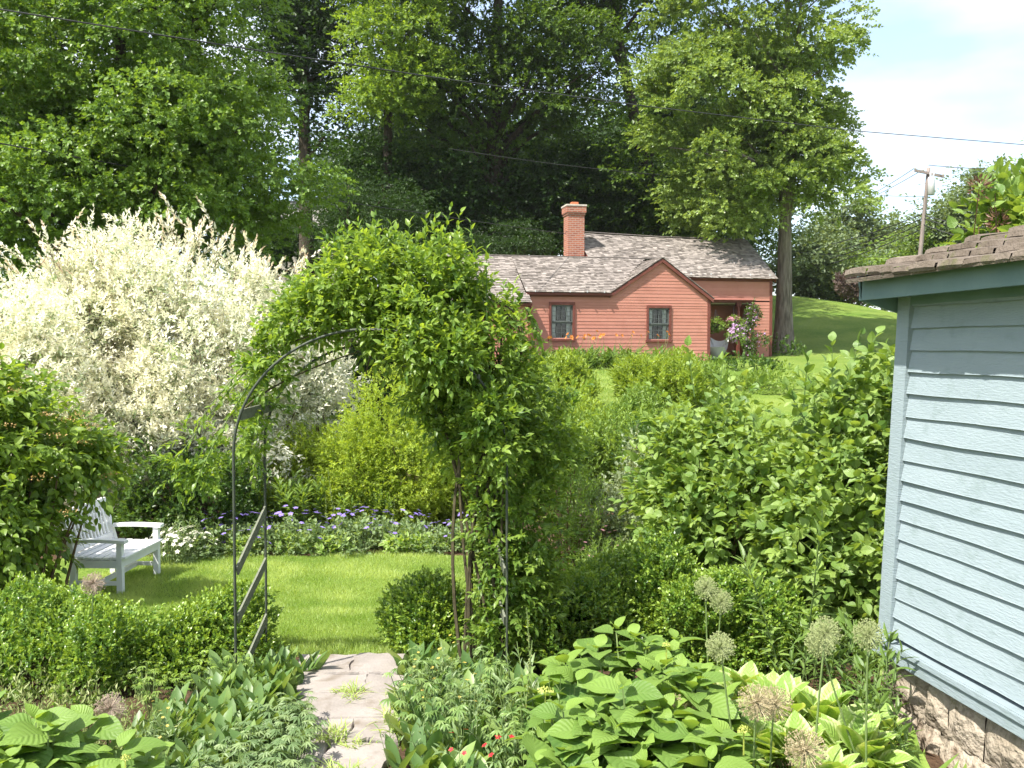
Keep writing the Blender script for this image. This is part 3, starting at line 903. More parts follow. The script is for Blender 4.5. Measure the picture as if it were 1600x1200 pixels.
def build_house():
    rng = np.random.default_rng(11)
    O = np.array([0.554, 32.0, 0.0])
    root = thing('cottage', 'low red clapboard cottage with grey shingle roofs, a front gable and a porch', 'house', O, R(12))
    I = lambda u, v, w: np.array([u, v, w])
    zb = 1.25
    mo = np.array([0.15, 0.75, 0.09])          # the taller block stands behind the low wing
    mv = lambda V: V + mo
    EX = 0.118
    wins = [(0.82, 1.60, 2.40, 3.56), (4.39, 5.17, 2.36, 3.48)]
    # front wall of the low wing with its gable
    def gable(w):
        if w <= 3.86: return 0.0, 6.72
        k = (w - 3.86) / (5.16 - 3.86)
        lft = 0.0 if w < 3.99 else 3.06 + (4.88 - 3.06) * (w - 3.99) / (5.16 - 3.99)
        return lft, 6.72 - (6.72 - 4.88) * k
    def front(w):
        a, b = gable(w)
        cuts = [a]
        for h in wins:
            if h[2] < w < h[3]: cuts += [h[0], h[1]]
        cuts.append(b)
        s = [(cuts[i], cuts[i + 1]) for i in range(0, len(cuts), 2)]
        return s
    f = Fol()
    # split courses exactly at the window edges so that every course has one list of spans
    edges = sorted({zb, 5.14} | {h[2] for h in wins} | {h[3] for h in wins} | {3.86, 3.99})
    for a, b in zip(edges[:-1], edges[1:]):
        n = max(1, round((b - a) / EX))
        clapboards(f, rng, I, a, b, (b - a) / n, front)
    # return wall of the gable, facing the porch, and the left wall section standing forward
    T = lambda u, v, w: np.array([6.72 - v, u, w])
    clapboards(f, rng, T, zb, 3.8, EX, lambda w: [(0.0, 3.0)])
    Lf = lambda u, v, w: np.array([u, -0.40 + v, w])
    clapboards(f, rng, Lf, zb, 3.52, EX, lambda w: [(-2.6, 0.0)])
    # main block: wall above and beside the porch opening
    Mn = lambda u, v, w: np.array([u, 0.8 + v, w]) + mo
    clapboards(f, rng, Mn, zb, 3.72, EX, lambda w: [(8.98, 9.80)])
    clapboards(f, rng, Mn, 3.78, 4.68, EX, lambda w: [(5.75, 9.80)])
    Bk = lambda u, v, w: np.array([u, 2.3 + v, w]) + mo
    clapboards(f, rng, Bk, zb, 3.7, EX, lambda w: [(6.6, 8.98)])
    Rs = lambda u, v, w: np.array([8.98 + v, 2.3 - u, w]) + mo   # side wall inside the porch
    clapboards(f, rng, Rs, zb, 3.7, EX, lambda w: [(0.0, 1.5)])
    # right and left end walls of the main block
    Er = lambda u, v, w: np.array([9.80 - v, 0.8 + u, w]) + mo
    def endspan(w):
        if w < 4.68: return [(0.0, 5.6)]
        k = min(1, (w - 4.68) / 1.80); return [(2.8 * k, 5.6 - 2.8 * k)]
    clapboards(f, rng, Er, zb, 6.45, EX, endspan)
    El = lambda u, v, w: np.array([2.83 + v, 6.4 - u, w]) + mo
    clapboards(f, rng, El, zb, 6.45, EX, lambda w: [(endspan(w)[0][0], min(endspan(w)[0][1], 4.5))])
    Eo = lambda u, v, w: np.array([-2.6 + v, 4.4 - u, w])
    clapboards(f, rng, Eo, zb, 5.3, EX, lambda w: [(0.0, 4.8)] if w < 3.6 else [(2.4 * (w - 3.6) / 1.8, 4.8 - 2.6 * (w - 3.6) / 1.8)])
    # back wall
    f.box((-2.6, 4.4, zb), (2.9, 4.45, 3.6)); f.box((2.98, 6.4, zb), (9.8, 6.45, 4.7), M=mv)
    f.build('wall', [M['red']], root)
    # trim: corner boards, rakes, eaves, skirt
    t = Fol()
    def corner(u, v, z0, z1, s=0.11, dv=-0.03, M=None):
        t.box((u - s / 2, v + dv, z0), (u + s / 2, v + 0.06, z1), M=M)
    corner(0.03, 0, zb, 3.9); corner(6.69, 0, zb, 3.80); corner(9.78, 0.8, zb, 4.6, M=mv); corner(-0.04, -0.4, zb, 3.5); corner(9.02, 0.8, zb, 3.72, 0.08, M=mv)
    # eave boards
    t.box((-0.06, -0.16, 3.90), (2.98, -0.02, 3.975)); t.box((-0.06, -0.028, 3.84), (3.0, -0.02, 3.90))
    t.box((-2.75, -0.56, 3.50), (0.02, -0.42, 3.575)); 
    t.box((5.7, 0.63, 4.575), (9.92, 0.80, 4.655), M=mv); t.box((6.0, 0.762, 4.50), (9.82, 0.79, 4.575), M=mv)
    # gable rake boards
    def rake(a, b, w=0.13, v0=-0.10, v1=-0.025):
        a = np.array(a); b = np.array(b); dz = np.array([0, 0, w])
        V = [(a[0], v0, a[1] - w), (b[0], v0, b[1] - w), (b[0], v0, b[1]), (a[0], v0, a[1]), (a[0], v1, a[1] - w), (b[0], v1, b[1] - w), (b[0], v1, b[1]), (a[0], v1, a[1])]
        t.poly(V, [(0, 1, 2, 3), (4, 7, 6, 5), (0, 4, 5, 1), (3, 2, 6, 7), (0, 3, 7, 4), (1, 5, 6, 2)])
    rake((2.93, 3.955), (4.88, 5.235)); rake((4.88, 5.235), (6.83, 3.82))
    # right rake of the main roof
    t.bar(mo + (9.90, 0.66, 4.54), mo + (10.03, 3.6, 6.33), 0.04, 0.14, (0, -0.5, 1)); t.bar(mo + (10.03, 3.6, 6.33), mo + (9.90, 6.58, 4.54), 0.04, 0.14, (0, 0.5, 1))
    t.bar(mo + (2.80, 1.85, 5.40), mo + (2.81, 3.6, 6.46), 0.04, 0.14, (0, -0.5, 1))
    # porch head beam and its small roof edge
    t.box((6.62, 0.70, 3.70), (9.02, 0.90, 3.775), M=mv); t.box((6.62, 0.60, 3.777), (9.06, 0.80, 3.80), M=mv)
    t.build('trim', [M['red_trim']], root)
    p = Fol(); p.box((8.40, 0.78, zb), (8.50, 0.88, 3.70), M=mv); p.box((8.36, 0.74, 3.56), (8.54, 0.92, 3.70), M=mv); p.box((8.36, 0.74, zb), (8.54, 0.92, 1.6), M=mv)
    p.build('porch_post', [M['red_trim']], root)
    c = Fol(); c.box((6.60, 0.9, 3.66), (8.98, 2.3, 3.69), M=mv); c.build('porch_ceiling', [M['tan_wall']], root)
    c = Fol(); c.box((6.61, 0.55, 1.1), (8.98, 2.3, 1.43), M=mv); c.build('porch_floor', [M['tin']], root)
    # door at the back of the porch, with frame, panels and knob
    d = Fol(); d.box((7.15, 2.25, 1.45), (7.95, 2.278, 3.5), M=mv)
    for (a, b) in ((1.65, 2.35), (2.5, 3.35)):
        for x in (7.24, 7.59): d.box((x, 2.235, a), (x + 0.27, 2.249, b), M=mv)
    dr = d.build('door', [M['red_trim']], root)
    k = Fol(); k.box((7.86, 2.18, 2.42), (7.91, 2.234, 2.48), M=mv); k.box((7.83, 2.16, 2.43), (7.91, 2.18, 2.47), M=mv); k.build('door_handle', [M['tin']], dr)
    # roofs
    rf = Fol()
    sl = lambda dv, dw: np.array([0, dv, dw])
    s1 = sl(2.60, 1.49); L1 = float(np.linalg.norm(s1))
    def lowrange(s):
        z = 3.98 + s / L1 * 1.49
        # valley against the gable roof on the right
        vr = 2.95 + max(0, (z - 3.98)) / 1.25 * 1.9
        return (-0.10, max(vr, 2.95)) 
    shingles(rf, rng, (0, -0.18, 3.985), (1, 0, 0), s1, L1, 0.128, 0.15, 0.02, lowrange)
    # left part runs on down to a lower eave
    s0 = sl(2.60 + 0.42, 1.49 + 0.38); L0 = float(np.linalg.norm(s0))
    shingles(rf, rng, (0, -0.60, 3.60), (1, 0, 0), s0, L0, 0.128, 0.15, 0.02, lambda s: (-2.8, 0.0 if s < 0.55 else -0.10))
    # hidden back slope
    sb = sl(-2.3, 1.84); shingles(rf, rng, (2.9, 4.75, 3.64), (-1, 0, 0), sb, float(np.linalg.norm(sb)), 0.3, 0.4, 0.02, lambda s: (0.0, 5.7))
    # cross gable, both slopes
    gl = np.array([1.95, 0, 1.285]); LG = float(np.linalg.norm(gl))
    shingles(rf, rng, (2.91, 1.0, 3.975), (0, -1, 0), gl, LG, 0.128, 0.15, 0.02, lambda s: (-1.4 * s / LG + 0.55, 1.12))
    gr_ = np.array([-1.95, 0, 1.42]); LR = float(np.linalg.norm(gr_))
    shingles(rf, rng, (6.85, -0.12, 3.835), (0, 1, 0), gr_, LR, 0.128, 0.15, 0.02, lambda s: (0.0, 1.2 + 1.0 * s / LR))
    # main roof
    s2 = sl(3.0, 1.83); L2 = float(np.linalg.norm(s2))
    sagf = lambda u, s: -0.13 * max(0, (u - 0.1)) / 7.0 * 1.0 - 0.05 * math.sin(max(0, min(1, u / 7.1)) * math.pi)
    shingles(rf, rng, mo + (2.73, 0.58, 4.735), (1, 0, 0), s2, L2, 0.128, 0.15, 0.02, lambda s: (0.0 if s > 0.33 * L2 else 2.6, 7.23 + 0.16 * s / L2), sag=sagf)
    s3 = sl(-3.0, 1.83)
    shingles(rf, rng, mo + (9.96, 6.6, 4.62), (-1, 0, 0), s3, L2, 0.3, 0.4, 0.02, lambda s: (0.0, 7.0))
    # ridge boards
    rf.bar((-2.8, 2.42, 5.485), (5.6, 2.42, 5.485), 0.16, 0.03, rnd=0.35)
    rf.bar(mo + (2.73, 3.58, 6.60), mo + (6.4, 3.58, 6.475), 0.16, 0.03, rnd=0.3); rf.bar(mo + (6.4, 3.58, 6.475), mo + (10.1, 3.58, 6.465), 0.16, 0.03, rnd=0.3)
    rf.bar((4.88, -0.12, 5.27), (4.88, 2.1, 5.27), 0.16, 0.03, rnd=0.35)
    rf.build('roof', [M['shingle']], root)
    # thin gutter hooks along the eaves
    h = Fol()
    for u in np.arange(0.2, 2.9, 0.62): h.box((u, -0.24, 3.985), (u + 0.025, -0.17, 4.05))
    for u in np.arange(-2.4, -0.1, 0.62): h.box((u, -0.66, 3.60), (u + 0.025, -0.59, 3.66))
    for u in np.arange(6.4, 9.8, 0.8): h.box((u, 0.54, 4.72), (u + 0.025, 0.60, 4.78), M=mv)
    h.build('snow_guard', [M['tin']], root)
    # chimney: stepped top, cap and flue
    ch = Fol(); cu0, cu1, cv0, cv1 = 2.22, 2.86, 2.85, 3.5
    ch.box((cu0, cv0, 4.5), (cu1, cv1, 7.12)); ch.box((cu0 - 0.03, cv0 - 0.03, 7.123), (cu1 + 0.03, cv1 + 0.03, 7.20))
    ch.box((cu0 - 0.06, cv0 - 0.06, 7.203), (cu1 + 0.06, cv1 + 0.06, 7.45))
    cho = ch.build('chimney', [M['brick']], root)
    cc = Fol(); cc.box((cu0 - 0.08, cv0 - 0.08, 7.453), (cu1 + 0.08, cv1 + 0.08, 7.51)); cc.build('chimney_cap', [M['cap']], cho)
    fl = Fol(); fl.box((2.42, 3.05, 7.513), (2.68, 3.3, 7.64)); fl.build('chimney_flue', [M['clay']], cho)
    # windows
    for (u0, u1, z0, z1) in wins:
        fr = Fol(); c_ = 0.072
        fr.box((u0 - c_, -0.055, z0 - 0.02), (u0, 0.10, z1)); fr.box((u1, -0.055, z0 - 0.02), (u1 + c_, 0.10, z1))
        fr.box((u0 - c_, -0.060, z1), (u1 + c_, 0.10, z1 + 0.10)); fr.box((u0 - c_ - 0.03, -0.085, z0 - 0.09), (u1 + c_ + 0.03, 0.10, z0 - 0.02))
        w = fr.build('window', [M['red_trim']], root)
        sa = Fol(); sw = 0.05; zm = (z0 + z1) / 2 - 0.02
        for (a, b, vv) in ((zm, z1, 0.0), (z0 - 0.02, zm, 0.035)):
            sa.box((u0, vv, a), (u0 + sw, vv + 0.03, b)); sa.box((u1 - sw, vv, a), (u1, vv + 0.03, b))
            sa.box((u0 + sw, vv, b - sw), (u1 - sw, vv + 0.03, b)); sa.box((u0 + sw, vv, a), (u1 - sw, vv + 0.03, a + sw))
            for q in range(1, 4):
                x = u0 + sw + (u1 - u0 - 2 * sw) * q / 4; sa.box((x - 0.007, vv + 0.004, a + sw), (x + 0.007, vv + 0.026, b - sw))
            for q in range(1, 3):
                z = a + sw + (b - a - 2 * sw) * q / 3; sa.box((u0 + sw, vv + 0.006, z - 0.007), (u1 - sw, vv + 0.024, z + 0.007))
        sa.build('sash', [M['sash']], w)
        gl_ = Fol(); gl_.poly([(u0, 0.072, z0), (u1, 0.072, z0), (u1, 0.072, z1), (u0, 0.072, z1)], [(0, 1, 2, 3)]); gl_.build('pane', [M['glass']], w)
        cu = Fol()
        for s in (0, 1):
            ns = 14; V = []
            for j in range(ns + 1):
                for e, zz in enumerate((z1, z0 + 0.25, z0)):
                    wd = 0.20 if e != 1 else 0.17
                    uu = (u0 + 0.02 + wd * j / ns) if s == 0 else (u1 - 0.02 - wd * j / ns)
                    V.append((uu, 0.16 + 0.018 * math.sin(j * 1.7 + e), zz))
            cu.poly(V, [(3 * j + e, 3 * j + e + 1, 3 * j + e + 4, 3 * j + e + 3) for j in range(ns) for e in (0, 1)])
        cu.build('curtain', [M['curtain']], w)
    # near-black sheet standing for the unlit room behind the windows
    rm = Fol(); rm.box((0.3, 0.9, 1.6), (6.3, 1.0, 3.9)); rm.build('unlit_interior', [M['dark']], root)
    rm = Fol()
    for (x, y, z, s) in ((4.5, 0.35, 2.37, 0.14), (4.78, 0.33, 2.37, 0.12), (4.98, 0.36, 2.37, 0.13)):
        rm.tube([(x, y, z), (x, y, z + s)], [s * 0.35, s * 0.5], 10)
    rm.build('window_pot', [M['clay']], root)
    return root


build_house()


def build_shed():
    rng = np.random.default_rng(21)
    # wall runs from the far corner towards the viewer; local u along the wall, v into the shed, w up
    C0 = np.array([2.045, 5.0, 0.0]); U = nrm(np.array([0.161, -1.0, 0]))
    Vd = nrm(np.array([1.0, 0.161, 0]))  # into the shed
    LEAN = 0.055
    root = thing('shed', 'pale blue clapboard shed with thick mossy shingles on a stone footing', 'shed', C0)
    I = lambda u, v, w: U * u + Vd * (v + LEAN * (w - 0.3)) + np.array([0, 0, w]) + U * (-0.01 * (w - 0.3))
    W0, W1, LEN, DEP = 0.488, 2.36, 6.2, 3.2
    f = Fol()
    EX = 0.112
    w = W0; n = 0
    while w < W1 - 0.01:
        ex = EX * (0.93 if n < 8 else 1.04)
        wt = min(w + ex, W1)
        seams = [0.085, LEN] if rng.random() < 0.6 else [0.085, rng.uniform(1.2, 4.5), LEN]
        for a, b in zip(seams[:-1], seams[1:]):
            r = rng.random(); m = 26
            V = []
            ph = rng.uniform(0, 6.28)
            for j in range(m + 1):
                u = a + (b - 0.004 - a) * j / m
                wob = 0.0035 * math.sin(u * 2.3 + ph) + 0.002 * math.sin(u * 7 + 2 * ph) + rng.normal(0, 0.0007)
                lip = 0.026 + 0.003 * math.sin(u * 3.1 + ph * 2)
                V += [I(u, 0.0, w + wob), I(u, -lip, w + wob), I(u, -lip + 0.002, w + wob + 0.004), I(u, -0.006, wt + 0.012)]
            f.poly(V, [(4 * j + e, 4 * j + e + 4, 4 * j + e + 5, 4 * j + e + 1) for j in range(m) for e in range(3)], 0, r)
        w = wt; n += 1
    # far end wall
    E = lambda u, v, w_: I(v, u, w_)
    clapboards(f, rng, lambda u, v, w_: I(v, u, w_), W0, W1, EX, lambda w_: [(0.0, DEP)])
    clapboards(f, rng, lambda u, v, w_: I(v, u, w_), W1, W1 + 0.6, EX, lambda w_: [(max(0, (w_ - W1) / 0.375), DEP - max(0, (w_ - W1) / 0.375))])
    f.build('wall', [M['blue']], root)
    c = Fol()
    cb = lambda u0, u1, v0, v1, z0, z1: c.poly([I(u0, v0, z0), I(u1, v0, z0), I(u1, v1, z0), I(u0, v1, z0), I(u0, v0, z1), I(u1, v0, z1), I(u1, v1, z1), I(u0, v1, z1)],
                                               [(0, 1, 2, 3), (4, 7, 6, 5), (0, 4, 5, 1), (1, 5, 6, 2), (2, 6, 7, 3), (3, 7, 4, 0)])
    cb(-0.03, 0.082, -0.036, -0.001, W0 - 0.02, W1)
    cb(-0.033, -0.002, -0.034, 0.10, W0 - 0.02, W1)
    c.build('corner_board', [M['blue']], root)
    c = Fol()
    cb(-0.05, LEN, -0.06, 0.02, W0 - 0.115, W0 - 0.022)
    cb(-0.052, LEN, -0.075, -0.062, W0 - 0.05, W0 - 0.024)
    c.build('sill_board', [M['blue']], root)
    # eave: soffit, fascia and the boxed end
    c = Fol()
    EZ = 2.325
    cb(-0.06, LEN, -0.235, -0.21, EZ - 0.03, EZ + 0.105)      # fascia
    cb(-0.06, LEN, -0.209, 0.02, EZ + 0.03, EZ + 0.05)   # soffit
    cb(0.0, LEN, -0.03, -0.004, EZ - 0.06, EZ + 0.028)     # frieze
    V = [I(-0.06, -0.236, EZ - 0.03), I(-0.06, 0.05, EZ - 0.115), I(-0.06, 0.10, EZ + 0.17), I(-0.12, -0.236, EZ + 0.105),
         I(-0.085, -0.236, EZ - 0.03), I(-0.085, 0.05, EZ - 0.115), I(-0.085, 0.10, EZ + 0.17), I(-0.085, -0.236, EZ + 0.105)]
    c.poly(V, [(0, 1, 2, 3), (4, 7, 6, 5), (0, 4, 5, 1), (1, 5, 6, 2), (2, 6, 7, 3), (3, 7, 4, 0)])
    c.build('fascia', [M['blue_shaded']], root)
    # roof: courses of thick, broken, mossy shingles
    rf = Fol()
    SL = 0.24
    s = nrm(Vd + np.array([0, 0, SL])); Nn = nrm(np.cross(U, s)); Nn = Nn if Nn[2] > 0 else -Nn
    O = I(0, -0.315, EZ + 0.085)
    ns = 7
    for k in range(8):
        u = -0.06 - rng.uniform(0, 0.06) + (0.02 * k)
        while u < LEN:
            wd = rng.uniform(0.09, 0.22); u0, u1 = u, u + wd - rng.uniform(0.001, 0.01); u += wd
            s0 = k * 0.235 - rng.uniform(-0.012, 0.018); s1 = s0 + 0.36
            th = rng.uniform(0.034, 0.052); lift = rng.uniform(0, 0.006)
            V = []; m = 4
            for j in range(m + 1):
                uu = u0 + (u1 - u0) * j / m
                rnd_ = 1 - 0.18 * abs(2 * j / m - 1) ** 3
                e = rng.normal(0, 0.0025)
                for (ss, hh) in ((s0 + e, 0.005), (s0 - 0.006 + e, th * 0.5 * rnd_), (s0 + 0.008 + e, th * rnd_ + 0.003), (s0 + 0.05, th * rnd_), (s1, 0.006)):
                    sagz = -0.03 * math.sin(min(max(uu / 2.5, 0), 1) * math.pi)
                    V.append(O + U * uu + s * ss + Nn * (hh + lift + k * 0.006) + np.array([0, 0, sagz]))
            rf.poly(V, [(5 * j + e, 5 * j + e + 5, 5 * j + e + 6, 5 * j + e + 1) for j in range(m) for e in range(4)], 0, rng.random())
    dk = lambda u, a, h: O + U * u + s * a + Nn * h  # deck sheet under the shingles, added to stop sun leaking onto the fascia
    rf.poly([dk(-0.08, -0.01, -0.002), dk(LEN, -0.01, -0.002), dk(LEN, 2.0, -0.002), dk(-0.08, 2.0, -0.002), dk(-0.08, -0.01, -0.022), dk(LEN, -0.01, -0.022)], [(0, 1, 2, 3), (4, 5, 1, 0)], 0, 0.4)
    # far slope
    A = O + s * 1.98
    P = lambda u, a, h: A + U * u + nrm(Vd - np.array([0, 0, SL])) * a + np.array([0, 0, h])
    rf.poly([P(-0.2, 0, 0), P(LEN, 0, 0), P(LEN, 2.0, 0), P(-0.2, 2.0, 0)], [(0, 1, 2, 3)])
    rf.build('roof', [M['moss']], root)
    # stone footing: rough courses of field stone
    st = Fol()
    for (za, zb) in ((-0.2, 0.12), (0.12, 0.375)):
        u = -0.02
        while u < LEN:
            wd = rng.uniform(0.16, 0.42); m = 6; q = 4
            V = []
            for a in range(m + 1):
                for b in range(q + 1):
                    fu, fw = a / m, b / q
                    bul = 0.032 * (1 - (2 * fu - 1) ** 4) * (1 - (2 * fw - 1) ** 4)
                    V.append(I(u + wd * fu, -bul + rng.normal(0, 0.006) + 0.02, za + (zb - za) * fw + rng.normal(0, 0.003)) * np.array([1, 1, 1]))
            st.poly(V, [(a * (q + 1) + b, (a + 1) * (q + 1) + b, (a + 1) * (q + 1) + b + 1, a * (q + 1) + b + 1) for a in range(m) for b in range(q)], 0, rng.random())
            u += wd
    st.poly([I(-0.02, 0.0, -0.2), I(-0.02, DEP, -0.2), I(-0.02, DEP, 0.37), I(-0.02, 0.0, 0.37)], [(0, 1, 2, 3)])
    st.build('footing', [M['fieldstone']], root, smooth=True)
    return root


build_shed()


# ------------------------------------------------------------------ garden bench
def build_bench():
    base = at(212, 932, 9.55)
    base[2] = float(G(-4.1, 9.9)) 
    root = thing('garden_bench', 'white painted wooden garden bench with lattice back beside the dark shrub', 'bench', (-4.29, 9.98, base[2]), R(-2))
    # local x: front (towards the lawn), local y: along the seat
    S = 0.9
    hy, fx, bx = 0.50 * S, 0.29 * S, -0.29 * S
    sh, ah, bh = 0.43 * S, 0.635 * S, 0.96 * S
    def child(name, fn):
        f = Fol(); fn(f); return f.build(name, [M['white']], root)
    def seat(f):
        for i in range(-1, 6):
            x = bx + 0.05 + (fx - bx - 0.02) * i / 5.7
            f.box((x, -hy - 0.03, sh - 0.02 + 0.012 * abs(i - 2.5) / 2.5), (x + 0.072, hy + 0.03, sh + 0.012 * abs(i - 2.5) / 2.5))
    child('seat', seat)
    def frame(f):
        f.box((fx - 0.03, -hy, sh - 0.10), (fx, hy, sh - 0.022)); f.box((bx, -hy, sh - 0.10), (bx + 0.03, hy, sh - 0.022))
        for y in (-hy, hy):
            f.box((bx + 0.032, y - 0.025, sh - 0.105), (fx - 0.032, y + 0.025, sh - 0.024))
            f.box((bx + 0.032, y - 0.018, 0.10), (fx - 0.032, y + 0.018, 0.14))
        f.box((-0.02, -hy + 0.02, 0.095), (0.02, hy - 0.02, 0.138))
    child('seat_frame', frame)
    rec = -0.13
    def back(f):
        top = np.array([bx + rec, 0, bh])
        p = lambda y, z: np.array([bx + 0.01 + rec * (z - sh) / (bh - sh), y, z])
        f.bar(p(-hy - 0.02, bh - 0.03), p(hy + 0.02, bh - 0.03), 0.04, 0.075, (0, 0, 1))
        f.bar(p(-hy, sh + 0.07), p(hy, sh + 0.07), 0.035, 0.06, (0, 0, 1))
        for y in np.linspace(-hy + 0.09, hy - 0.09, 11):
            f.bar(p(y, sh + 0.05), p(y, bh - 0.05), 0.032, 0.016, (1, 0, 0.3))
        for z in (sh + 0.20, sh + 0.33):
            q = np.array([-0.018, 0, 0]); f.bar(p(-hy, z) + q, p(hy, z) + q, 0.018, 0.03, (0, 0, 1))
    child('backrest', back)
    for y in (-hy, hy):
        child('leg', lambda f: f.box((fx - 0.055, y - 0.031, 0), (fx + 0.002, y + 0.031, ah - 0.035)))
        def rear(f):
            f.bar((bx - 0.01, y, 0), (bx + 0.015, y, sh), 0.058, 0.058, (1, 0, 0)); f.bar((bx + 0.014, y, sh - 0.01), (bx + rec + 0.01, y, bh), 0.06, 0.05, (1, 0, 0))
        child('leg', rear)
        def arm(f):
            n = 8
            V = []
            for j in range(n + 1):
                t = j / n; x = bx - 0.05 + (fx - bx + 0.09) * t
                z = ah - 0.034 + 0.012 * math.sin(t * math.pi) ; hw = 0.038 + 0.012 * t
                V += [(x, y - hw, z), (x, y + hw, z), (x, y + hw, z + 0.034), (x, y - hw, z + 0.034)]
            F = [(4 * j + a, 4 * j + (a + 1) % 4, 4 * j + 4 + (a + 1) % 4, 4 * j + 4 + a) for j in range(n) for a in range(4)] + [(3, 2, 1, 0), (4 * n, 4 * n + 1, 4 * n + 2, 4 * n + 3)]
            f.poly(V, F)
        child('armrest', arm)
    return root


build_bench()


# ------------------------------------------------------------------ garden arch
ARCH_N = dict(xl=-1.635, xr=-0.03, y=5.4)
ARCH_R = dict(xl=-1.613, xr=-0.17, y=6.0)


def hoop_pts(a, top, n=40):
    xc = (a['xl'] + a['xr']) / 2; r = (a['xr'] - a['xl']) / 2
    zs = top - r * 0.92
    g = float(G(xc, a['y'])) - 0.15
    pts = [(a['xl'], a['y'], z) for z in np.linspace(g, zs, 12)[:-1]]
    pts += [(xc - r * math.cos(t), a['y'], zs + r * 0.92 * math.sin(t)) for t in np.linspace(0, math.pi, n)]
    pts += [(a['xr'], a['y'], z) for z in np.linspace(zs, g, 12)[1:]]
    return np.array(pts)


def build_arch():
    root = thing('garden_arch', 'thin iron garden arch with diagonal wooden slats carrying the climbing rose', 'arch', (-0.83, 5.4, 0))
    o = np.array([-0.83, 5.4, 0])
    topn = at(577, 514, 5.4)[2]; topr = at(580, 542, 6.0)[2] + 0.02
    for a, tp in ((ARCH_N, topn), (ARCH_R, topr)):
        f = Fol(); p = hoop_pts(a, tp); f.tube(p, 0.0085, 6); f.tube(p + np.array([0.0, 0.016, 0.0]), 0.004, 5)
        f.build('hoop', [M['arch_iron']], root, smooth=True, origin=o)
    hn = hoop_pts(ARCH_N, topn); hr = hoop_pts(ARCH_R, topr)
    sl = []
    for (z0, z1) in ((0.06, 0.27), (0.43, 0.64), (0.72, 0.98)):
        sl.append(((ARCH_N['xl'] + 0.012, 5.41, z0), (ARCH_R['xl'] + 0.004, 5.99, z1)))
        sl.append(((ARCH_N['xr'] - 0.012, 5.41, z0 - 0.01), (ARCH_R['xr'] - 0.004, 5.99, z1 + 0.01)))
    for k in (15, 33, 42):
        sl.append((tuple(hn[k] + np.array([0, 0.01, 0])), tuple(hr[min(k + 1, len(hr) - 1)] + np.array([0, -0.01, 0]))))
    for a, b in sl:
        f = Fol(); f.bar(a, b, 0.012, 0.062, (0, -0.35, 1)); f.build('slat', [M['arch']], root, origin=o)
    return root


build_arch()


# ------------------------------------------------------------------ trees behind the garden
def mid_x(px, d):
    return (px - 800.0) / F_PX * d

# big glossy tree over the dappled willow
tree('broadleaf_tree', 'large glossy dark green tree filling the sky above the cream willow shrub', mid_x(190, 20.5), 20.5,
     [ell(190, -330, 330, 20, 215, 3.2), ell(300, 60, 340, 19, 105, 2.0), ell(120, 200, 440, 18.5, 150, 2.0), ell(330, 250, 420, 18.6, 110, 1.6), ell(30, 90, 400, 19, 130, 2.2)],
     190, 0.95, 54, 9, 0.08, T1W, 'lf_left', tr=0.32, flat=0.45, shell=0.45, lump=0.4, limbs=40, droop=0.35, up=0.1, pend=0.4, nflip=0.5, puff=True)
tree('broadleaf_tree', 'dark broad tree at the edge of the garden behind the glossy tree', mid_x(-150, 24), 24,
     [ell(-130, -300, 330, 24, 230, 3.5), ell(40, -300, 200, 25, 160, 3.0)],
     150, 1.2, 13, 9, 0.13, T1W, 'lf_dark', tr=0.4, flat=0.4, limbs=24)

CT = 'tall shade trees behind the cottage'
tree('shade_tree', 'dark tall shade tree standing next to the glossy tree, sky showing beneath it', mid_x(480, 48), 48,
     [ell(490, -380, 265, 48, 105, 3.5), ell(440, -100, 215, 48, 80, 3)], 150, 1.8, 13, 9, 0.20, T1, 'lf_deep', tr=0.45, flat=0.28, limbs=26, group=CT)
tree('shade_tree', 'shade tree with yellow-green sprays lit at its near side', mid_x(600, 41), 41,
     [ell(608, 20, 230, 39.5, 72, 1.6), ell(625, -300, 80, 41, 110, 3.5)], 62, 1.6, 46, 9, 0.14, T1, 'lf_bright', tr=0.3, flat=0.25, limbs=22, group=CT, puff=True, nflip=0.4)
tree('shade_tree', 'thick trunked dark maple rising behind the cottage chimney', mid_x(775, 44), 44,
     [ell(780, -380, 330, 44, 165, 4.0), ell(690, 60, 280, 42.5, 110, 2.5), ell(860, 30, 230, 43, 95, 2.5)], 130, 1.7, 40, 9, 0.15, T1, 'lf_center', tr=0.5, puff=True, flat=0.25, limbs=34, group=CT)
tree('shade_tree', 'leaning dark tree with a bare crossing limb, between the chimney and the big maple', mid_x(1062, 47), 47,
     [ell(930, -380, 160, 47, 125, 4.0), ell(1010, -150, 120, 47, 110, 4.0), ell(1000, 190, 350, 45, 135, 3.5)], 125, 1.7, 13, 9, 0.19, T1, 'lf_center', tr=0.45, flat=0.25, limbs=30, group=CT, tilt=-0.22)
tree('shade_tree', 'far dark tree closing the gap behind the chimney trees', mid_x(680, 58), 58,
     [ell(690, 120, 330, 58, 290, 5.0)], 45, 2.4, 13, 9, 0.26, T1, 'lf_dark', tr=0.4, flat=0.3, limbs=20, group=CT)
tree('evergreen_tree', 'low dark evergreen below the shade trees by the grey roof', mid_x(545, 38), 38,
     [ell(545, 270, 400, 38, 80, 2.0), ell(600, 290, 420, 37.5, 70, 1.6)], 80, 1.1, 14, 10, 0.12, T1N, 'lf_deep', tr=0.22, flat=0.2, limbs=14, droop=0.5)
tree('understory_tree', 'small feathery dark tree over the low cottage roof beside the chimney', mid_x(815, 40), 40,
     [ell(812, 352, 420, 39, 58, 1.6), ell(740, 365, 420, 39, 40, 1.2)], 48, 0.8, 15, 10, 0.12, T1N, 'lf_dark', tr=0.14, flat=0.25, limbs=14)
